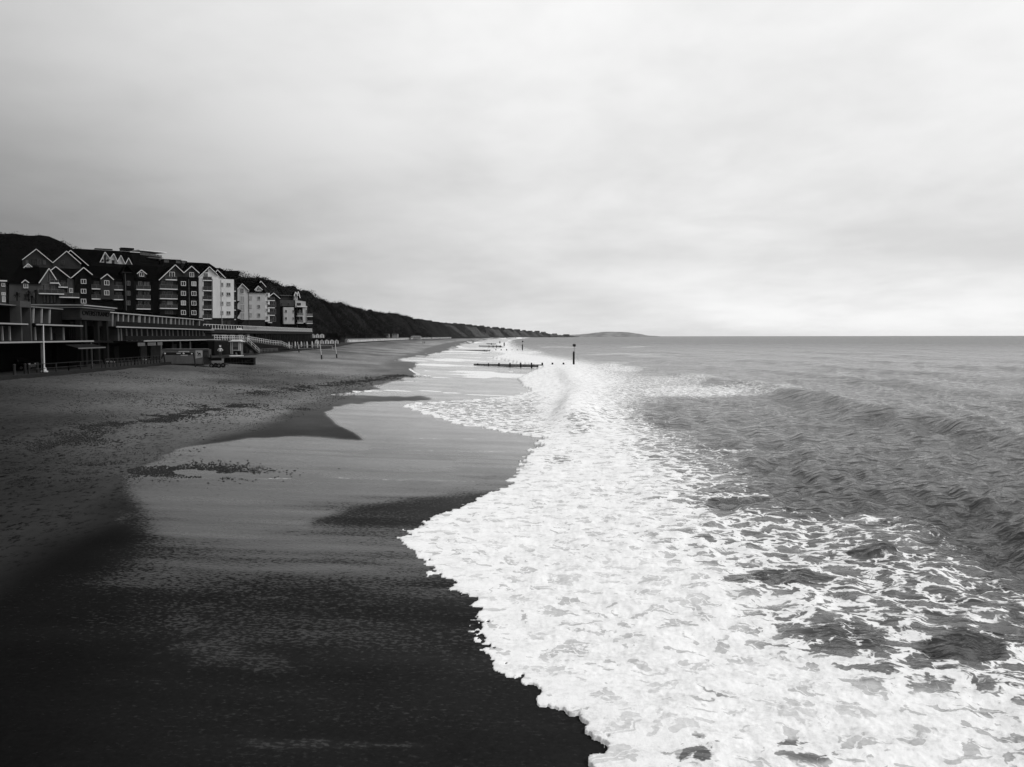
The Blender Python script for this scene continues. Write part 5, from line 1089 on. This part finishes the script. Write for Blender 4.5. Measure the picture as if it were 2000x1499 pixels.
# --- white kiosk
def kiosk():
    Y = 168.0; x0, x1 = at_Y(450.3, 680, Y)[0], at_Y(468.8, 680, Y)[0]; z1 = zat(667.5, Y); zr = zat(663.2, Y); r = empty('kiosk', ((x0 + x1) / 2, Y, ZP), 'small white kiosk with hipped roof and open hatch on the promenade', 'kiosk'); d = 2.2
    MB().box(x0 + .15, x1 - .15, Y + .1, Y + d, ZP, z1).build('body', 'canvas_grey', r)
    for x in (x0 + .05, x0 + .38, x1 - .3, x1 - .02): MB().box(x - .06, x + .06, Y - .0, Y + .1, ZP, z1).build('pilaster', 'white_trim', r)
    m = MB(); m.box(x0 - .3, x1 + .3, Y - .3, Y + d + .3, z1 + .005, z1 + .2); m.add([(x0 - .15, Y - .15, z1 + .2), (x1 + .15, Y - .15, z1 + .2), (x1 + .15, Y + d, z1 + .2), (x0 - .15, Y + d, z1 + .2), (x0 + .35, Y + .5, zr), (x1 - .35, Y + .5, zr), (x1 - .35, Y + d - .5, zr), (x0 + .35, Y + d - .5, zr)], [(4, 5, 6, 7), (0, 1, 5, 4), (1, 2, 6, 5), (2, 3, 7, 6), (3, 0, 4, 7)]); m.build('roof', 'canvas', r)
    MB().box(x0 + .5, x1 - .42, Y + .04, Y + .1, ZP + 1.1, ZP + 1.75).build('hatch', 'grey_render', r); MB().box(x0 + .45, x1 - .4, Y - .2, Y + .1, ZP + .98, ZP + 1.08).build('counter', 'white_trim', r)
    X, _, z = spot(465, 150); MB_ = MB(); zt = zat(685.5, 150); MB_.box(X - .55, X + .55, 149.5, 150.5, ZP, zt); o = MB_.build('bin_store', 'interior', None, (X, 150, ZP)); tag(o, 'black box-shaped store in front of the white kiosk', 'box')
    MB().box(X - .58, X + .58, 149.46, 150.54, zt + .002, zt + .06).build('lid', 'metal_dark', o)
kiosk()
# --- fence lines on the promenade edge
def fence(label, P, h, step, m='metal_dark', rails=2, pm=None):
    r = empty('fence', (P[0][0], P[0][1], P[0][2]), label, 'fence')
    for a, b in zip(P[:-1], P[1:]):
        a, b = Vector(a), Vector(b); L = (b - a).length; n = max(1, round(L / step)); k = MB()
        for i in range(rails): z = h * (i + 1) / rails; k.bar(a + Vector((0, 0, z)), b + Vector((0, 0, z)), .06, .06)
        k.build('rail', m, r)
        for i in range(n + 1): q = a + (b - a) * (i / n); MB().box(q.x - .06, q.x + .06, q.y - .06, q.y + .06, q.z, q.z + h).build('post', pm or m, r)
def pe(Y, d=.3): return (float(prom_edge(np.array(Y))) - d, Y, ZP - .02)
fence('dark post-and-rail fence along the promenade edge near the flagpole', [pe(84), pe(92), pe(100)], 1.0, 2.4)
fence('dark railing along the restaurant terrace left of the container', [pe(101), pe(110), pe(119)], 1.1, 1.2, rails=3)
fence('low pale picket fence along the promenade between trailer and ramp', [pe(184), pe(200), pe(214)], .8, 1.3, 'canvas_grey')
fence('low dark railing beside the volleyball nets', [pe(216), pe(226), pe(236)], 1.0, 2.2)
fence('low dark railing running on past the volleyball posts', [pe(255), pe(290), pe(330)], 1.0, 2.5)
for i, (px, Y, l) in enumerate(((30, 82, 'leftmost of the three dark bollards by the restaurant'), (51, 84, 'middle of the three dark bollards by the restaurant'), (75, 87, 'dark bollard just left of the white flagpole'))):
    X, _, z = spot(px, Y); z = ZP - .02; X = min(X, float(prom_edge(np.array(Y))) - .3); m = MB(); m.lathe((X, Y, z), [(.16, 0), (.14, .15), (.13, 1.0), (.16, 1.05), (.1, 1.15)], 10); tag(m.build('bollard', 'metal_dark', None, (X, Y, z)), l, 'bollard', 'dark bollards on the promenade')
# white barrier arms
for x0, x1, y, Y, l in ((208, 224, 705.6, 112, 'white barrier arm on a thin post below the portico'), (279, 286, 701.4, 120, 'short white board low on the terrace front')):
    a = at_Y(x0, y, Y); b = at_Y(x1, y, Y); r = empty('barrier', (a[0], Y, ZP), l, 'barrier'); MB().bar((a[0], Y, a[1]), (b[0], Y, b[1]), .08, .16).build('arm', 'metal_white', r); MB().box(a[0], a[0] + .08, Y + .05, Y + .13, ZP, a[1]).build('post', 'metal_grey', r)
# --- parked car
def car():
    Y = 92.0; xr = at_Y(54, 700, Y)[0]; L = 4.3; x0 = xr - L; z = ZP; r = empty('parked_car', ((x0 + xr) / 2, Y, z), 'dark car parked under the restaurant deck at the far left', 'car')
    prof = [(0, .35), (0, .85), (.25, 1.0), (.9, 1.08), (1.35, 1.5), (2.7, 1.55), (3.35, 1.1), (4.15, .95), (4.3, .75), (4.3, .35)]
    m = MB(); m.prism([(x0 + a, Y, z + b) for a, b in prof], [(x0 + a, Y + 1.75, z + b) for a, b in prof]); b = m.build('body', 'car_paint', r)
    m = MB(); m.prism([(x0 + a, Y - .012, z + c) for a, c in ((1.1, 1.1), (1.45, 1.44), (2.62, 1.48), (3.1, 1.1))], [(x0 + a, Y - .002, z + c) for a, c in ((1.1, 1.1), (1.45, 1.44), (2.62, 1.48), (3.1, 1.1))]); m.build('side_window', 'glass', r)
    for a in (.85, 3.5):
        for y in (Y + .08, Y + 1.67): m = MB(); m.tube((x0 + a, y - .12, z + .33), (x0 + a, y + .11, z + .33), .33, n=16); w = m.build('wheel', 'tyre', r); MB().tube((x0 + a, y - .14, z + .33), (x0 + a, y - .12, z + .33), .19, n=10).build('rim', 'metal_grey', w)
    MB().box(x0 + 4.22, x0 + 4.33, Y + .1, Y + .45, z + .68, z + .86).build('headlight', 'lamp_lens', r); MB().box(x0 + 4.22, x0 + 4.33, Y + 1.3, Y + 1.65, z + .68, z + .86).build('headlight', 'lamp_lens', r); MB().box(x0 + 3.05, x0 + 3.2, Y - .2, Y - .02, z + 1.08, z + 1.22).build('mirror', 'car_paint', r)
car()
# --- volleyball posts and net
def vpost(px, yb, yt, label):
    Y = 186 + (697 - yb) * 6; X = (px - CX) / F * Y; zb = gz(X, Y); zt = zat(yt, Y); r = empty('volleyball_post', (X, Y, zb), label, 'post', 'volleyball posts')
    MB().tube((X, Y, zb + .9), (X - .35, Y, zt), .075, n=8).build('pole', 'metal_white', r); MB().tube((X + .05, Y, zb - .1), (X, Y, zb + 1.1), .17, n=10).build('pad', 'metal_dark', r); return (X - .35, Y, zt)
A = vpost(628, 697, 671.5, 'nearer white volleyball post with black padded foot'); B = vpost(657.5, 694.5, 670, 'right-hand white volleyball post with black padded foot'); C = vpost(584, 691, 667.5, 'farther left white volleyball post near the closed parasols')
r = empty('volleyball_net', (B[0], B[1], gz(B[0], B[1])), 'white-edged volleyball net strung between the posts', 'net')
def pt(t, z): return (C[0] + (B[0] - C[0]) * t, C[1] + (B[1] - C[1]) * t, z)
zt1 = zat(675.5, B[1]); zb1 = zat(683, B[1])
MB().bar(pt(.04, zt1), pt(.96, zt1), .03, .10).build('top_band', 'metal_white', r); MB().bar(pt(.04, zb1), pt(.96, zb1), .03, .08).build('bottom_band', 'metal_white', r); MB().bar(pt(.93, zb1), pt(.93, zt1), .05, .08).build('side_band', 'metal_white', r); MB().bar(pt(.06, zb1), pt(.06, zt1), .05, .08).build('side_band', 'metal_white', r)
m = MB()
for i in range(40): m.bar(pt(.05 + .89 * i / 39, zb1), pt(.05 + .89 * i / 39, zt1), .008, .008)
for i in range(1, 8): z = zb1 + (zt1 - zb1) * i / 8; m.bar(pt(.05, z), pt(.95, z), .008, .008)
m.build('mesh', 'metal_dark', r)
# --- closed parasols
for i, (px, yt, yb, mm, l) in enumerate(((565, 667, 681.5, 'canvas', 'leftmost and brightest closed parasol below the colonnade'), (571, 668, 681, 'canvas_grey', 'grey closed parasol second from the left below the colonnade'), (577, 666.5, 680.5, 'canvas', 'closed parasol third from the left below the colonnade'), (589, 666.5, 677.5, 'canvas', 'short bright closed parasol right of the far volleyball post'), (594.5, 667, 680, 'canvas_grey', 'grey closed parasol fifth from the left below the colonnade'), (600, 666.5, 680, 'canvas', 'slim pale closed parasol sixth from the left below the colonnade'), (610, 666, 679, 'canvas', 'pale closed parasol third from the right below the colonnade'), (615.3, 667, 679, 'canvas_grey', 'grey closed parasol second from the right below the colonnade'), (620.3, 666, 683, 'canvas', 'rightmost closed parasol, by the near hut row'))):
    Y = 236 + i * 2.2; X = (px - CX) / F * Y; z1 = zat(yt, Y); zlow = zat(yb, Y); r = empty('closed_parasol', (X, Y, ZP), l, 'parasol', 'closed parasols on the promenade')
    MB().tube((X, Y, ZP), (X, Y, z1 + .1), .04, n=6).build('pole', 'metal_grey', r); k = MB(); zl = max(zlow, ZP + .25); k.lathe((X, Y, 0), [(.22, zl), (.30, zl + (z1 - zl) * .25), (.26, zl + (z1 - zl) * .7), (.16, z1 - .25), (.03, z1)], 9); k.build('canopy', mm, r); MB().lathe((X, Y, ZP), [(.3, 0), (.3, .1), (.1, .14)], 8).build('base', 'metal_dark', r)
# --- beach huts
def hut_mesh(w=2.0, d=2.2, h=1.75, rf=.65):
    m = MB(); m.cur = 0; m.box(-w / 2, w / 2, -d / 2, d / 2, 0, h); m.add([(-w / 2, -d / 2, h), (w / 2, -d / 2, h), (0, -d / 2, h + rf - .1), (-w / 2, d / 2, h), (w / 2, d / 2, h), (0, d / 2, h + rf - .1)], [(0, 1, 2), (4, 3, 5)])
    m.cur = 1; o = .12
    for s in (-1, 1): m.prism([(s * (w / 2 + o), -d / 2 - o, h - .06), (0, -d / 2 - o, h + rf), (0, -d / 2 - o, h + rf - .12), (s * (w / 2 + o), -d / 2 - o, h - .18)], [(s * (w / 2 + o), d / 2, h - .06), (0, d / 2, h + rf), (0, d / 2, h + rf - .12), (s * (w / 2 + o), d / 2, h - .18)])
    m.cur = 2; m.box(-.45, .45, -d / 2 - .03, -d / 2 + .02, .05, 1.6)
    o = m.build('tmp_hut', ['hut_white', 'hut_roof', 'hut_door']); me = o.data; bpy.data.objects.remove(o); me.name = 'beach_hut'; return me
HM = [hut_mesh(), hut_mesh(1.9, 2.2, 1.6, .75), hut_mesh(2.1, 2.3, 1.85, .5)]
def hut(X, Y, z, rz, label, group, k=0):
    o = bpy.data.objects.new('beach_hut', HM[k % 3]); COL.objects.link(o); o.location = (X, Y, z); o.rotation_euler = (0, 0, rz); tag(o, label, 'beach hut', group); return o
rnd = random.Random(9)
for i in range(5): hut(-104.5 + i * 2.35, 412 + i * 1.2, ZP, R(20), ('leftmost', 'second', 'middle', 'fourth', 'rightmost')[i] + ' white gabled hut in the short near row by the parasols', 'near short row of huts', i)
for i in range(3): hut(-109.8 + i * 2.3, 424 + i, 6.55, R(20), ('left', 'middle', 'right')[i] + ' white hut of three raised above the near hut row', 'raised row of huts', i)
tag(MB().hexa([(-112.5, 421, 2), (-102, 424, 2), (-102, 432, 2), (-112.5, 432, 2), (-112.5, 421, 6.53), (-102, 424, 6.53), (-102, 432, 6.53), (-112.5, 432, 6.53)]).build('retaining_wall', 'deck_dark', None, (-107, 426, 2)), 'dark retaining wall carrying the three raised huts', 'wall')
s = 0.0; Y = 506.0
while Y < 860:
    X = float(foot(np.array(Y))) + 1.6; dx = float(foot(np.array(Y + 5))) - float(foot(np.array(Y))); a = math.atan2(-dx, 5)
    if rnd.random() > .05: hut(X, Y, ZP, R(90) + a * 1.0 - R(28), 'white beach hut in the long row below the dark cliff', 'long row of huts below the cliff', rnd.randrange(3))
    Y += 2.75
while Y < 1330:
    if rnd.random() > .12: hut(float(foot(np.array(Y))) + 1.6, Y, ZP, R(62), 'tiny white beach hut in the farthest row along the promenade', 'farthest row of huts', rnd.randrange(3))
    Y += 5.2
# shelter with pitched roof among the huts, pale low buildings under the cliff
def lowbuilding(label, px0, px1, yb, yt, Y, roof='far_roof', wall='far_wall', d=6, rh=.5, cat='building', name='pale_building', z=None):
    x0, x1 = (px0 - CX) / F * Y, (px1 - CX) / F * Y; z0, z1 = zat(yb, Y), zat(yt, Y)
    if z is not None: z0 = z
    r = empty(name, ((x0 + x1) / 2, Y, z0), label, cat); zw = z0 + (z1 - z0) * (1 - rh)
    MB().box(x0, x1, Y, Y + d, z0 - 2, zw).build('wall', wall, r); k = MB(); o = (x1 - x0) * .04
    k.add([(x0 - o, Y - .3, zw + .01), (x1 + o, Y - .3, zw + .01), (x1 + o, Y + d + .3, zw + .01), (x0 - o, Y + d + .3, zw + .01), (x0 + (x1 - x0) * .15, Y + d / 2, z1), (x1 - (x1 - x0) * .15, Y + d / 2, z1)], [(3, 2, 1, 0), (0, 1, 5, 4), (2, 3, 4, 5), (1, 2, 5), (3, 0, 4)]); k.build('roof', roof, r)
    n = max(2, int((px1 - px0) / 4))
    for i in range(n): a = x0 + (x1 - x0) * (i + .3) / n; MB().box(a, a + (x1 - x0) / n * .4, Y - .06, Y + .02, z0 + (zw - z0) * .35, z0 + (zw - z0) * .8).build('window', 'glass', r)
    return r
lowbuilding('dark shelter with pitched roof rising behind the near huts', 634, 661, 668, 651, 432, 'roof_slate', 'deck_dark', 6, .75, 'shelter', 'shelter')
lowbuilding('pale low building halfway up the slope below the cliff path', 746, 760, 656.2, 650.8, 775, 'far_roof', 'far_wall', 6, .35); lowbuilding('second pale building right beside it on the slope', 766, 777, 656, 651, 790, 'far_roof', 'far_wall', 6, .3); lowbuilding('long white cafe building at the foot of the far cliff', 803, 822, 660, 656.3, 930, 'far_wall', 'far_wall', 6, .2)
# clifftop houses on the skyline
for i, (x0, x1, h, Y, l) in enumerate(((884, 893, 4, 1560, 'leftmost white villa on the distant cliff top'), (896, 903, 5, 1640, 'second small white villa on the distant cliff top'), (909, 922, 5, 1740, 'broad white block on the distant cliff top'), (925, 932, 4, 1830, 'small villa right of the broad white cliff-top block'), (936, 946, 6, 1950, 'taller pale block midway along the distant cliff top'), (950, 957, 4, 2060, 'low villa midway along the distant cliff top'), (961, 974, 5, 2200, 'long pale terrace on the distant cliff top'), (978, 986, 6, 2330, 'villa right of the long pale terrace'), (990, 1000, 5, 2480, 'pale block where the cliff top starts to dip'), (1003, 1016, 6, 2650, 'wide pale hotel on the dipping cliff top'), (1020, 1027, 7, 2800, 'small tower-like house beyond the wide hotel'), (1030, 1040, 7, 2950, 'last villa before the twin square blocks'), (1044, 1054, 14, 3050, 'left of the twin square blocks near the cliff end'), (1056, 1066, 13, 3120, 'right of the twin square blocks near the cliff end'), (1078, 1088, 9, 3600, 'lone low house on the spit beyond the cliffs'), (1100, 1112, 9, 3900, 'hazy low house farthest along the spit'))):
    ya = np.arange(600, 4300, 5.0); Y = float(ya[np.argmin(np.abs(((x0 + x1) / 2 - CX) / F * ya - (foot(ya) - 62)) + (ya < 1300) * 1e6)]); h = h * .55
    zc = float(np.interp(Y, CT[:, 0], CT[:, 1])); xa, xb = (x0 - CX) / F * Y, (x1 - CX) / F * Y; r = empty('clifftop_house', ((xa + xb) / 2, Y, zc - 2), l, 'house', 'houses on the distant cliff top'); mw = 'far_wall' if i % 3 else 'concrete'
    MB().box(xa, xb, Y, Y + 14, zc - 8, zc + h).build('wall', mw, r); MB().add([(xa - 1, Y - 1, zc + h + .02), (xb + 1, Y - 1, zc + h + .02), (xb + 1, Y + 15, zc + h + .02), (xa - 1, Y + 15, zc + h + .02), (xa + 2, Y + 7, zc + h + 2.4), (xb - 2, Y + 7, zc + h + 2.4)], [(3, 2, 1, 0), (0, 1, 5, 4), (2, 3, 4, 5), (1, 2, 5), (3, 0, 4)]).build('roof', 'far_roof', r)
# --- walkers
for px, Y, l, rz in ((826.3, 640, 'left one of two dark-clad people walking together on the far sand', 20), (829.3, 640, 'right one of two dark-clad people walking together on the far sand', -15), (889, 1000, 'lone dark-clad person far along the beach', 0), (921, 1150, 'farthest tiny person near the distant surf', 0)):
    X = (px - CX) / F * Y; person('person', l, (X, Y, gz(X, Y)), R(rz), 'dark_clothes', 'dark_clothes', 'walk', False, 1.8)
# --- cabbage palms in front of the pale house
def palm(px, yb, yt, Y, label, seed):
    q = random.Random(seed); X = (px - CX) / F * Y; zb = zat(yb, Y); zt = zat(yt, Y); r = empty('palm_tree', (X, Y, zb), label, 'palm tree', 'cabbage palms before the pale house'); m = MB(); zc = zt - .9
    m.tube((X, Y, zb - 3), (X + .1, Y, zc), .2, .12, 8); m.build('trunk', 'trunk', r); m = MB()
    for i in range(70):
        a = q.uniform(0, 6.28); e = q.uniform(-.5, 1.4); L = q.uniform(.8, 1.35); d = Vector((math.cos(a) * math.cos(e), math.sin(a) * math.cos(e), math.sin(e))); c = Vector((X + .1, Y, zc)); sd_ = d.cross(Vector((0, 0, 1))).normalized() * .06
        mid = c + d * L * .6; tip = c + d * L + Vector((0, 0, -.35 * L)); m.add([c - sd_ * .6, c + sd_ * .6, mid + sd_, mid - sd_, tip], [(0, 1, 2, 3), (3, 2, 4)])
    m.build('crown', 'palm_leaf', r)
palm(37.5, 590, 568, 186, 'slim cabbage palm left of the pale house windows', 1); palm(60.5, 592, 565, 188, 'full-headed cabbage palm in the middle before the pale house', 2); palm(74, 590, 563, 189, 'cabbage palm at the left end of the long white balcony', 3); palm(66, 598, 575, 185, 'lowest cabbage palm, below the other two heads', 4)
# dark shrubs on the bank in front of the pale house
for i, (px, Y, zz, s, l) in enumerate(((20, 178, 11.5, 3.2, 'dark shrub mound on the bank below the left-edge house'), (84, 182, 10.8, 2.6, 'dark shrub mound under the glazed gable'), (118, 184, 10.6, 2.8, 'dark shrub mound right of the glazed gable'))):
    X = (px - CX) / F * Y; q = np.random.default_rng(i); n = 500; d = q.normal(0, 1, (n, 3)); d /= np.linalg.norm(d, axis=1)[:, None]; C = d * np.array([s, s * .6, s * .45]) * q.uniform(.6, 1.05, n)[:, None] + np.array([X, Y, zz - .8]); m = MB()
    for c in C:
        u = Vector(q.normal(0, 1, 3)).normalized() * .28; v = Vector(q.normal(0, 1, 3)).normalized() * .28; c = Vector(c); m.add([c - u, c + v, c + u, c - v], [(0, 1, 2, 3)])
    r = empty('shrub', (X, Y, zz - 2), l, 'shrub', 'shrubs on the bank'); m.build('foliage', 'leaf', r); MB().tube((X, Y, zz - 3), (X, Y, zz - .5), .15, .08, 6).build('stem', 'trunk', r)
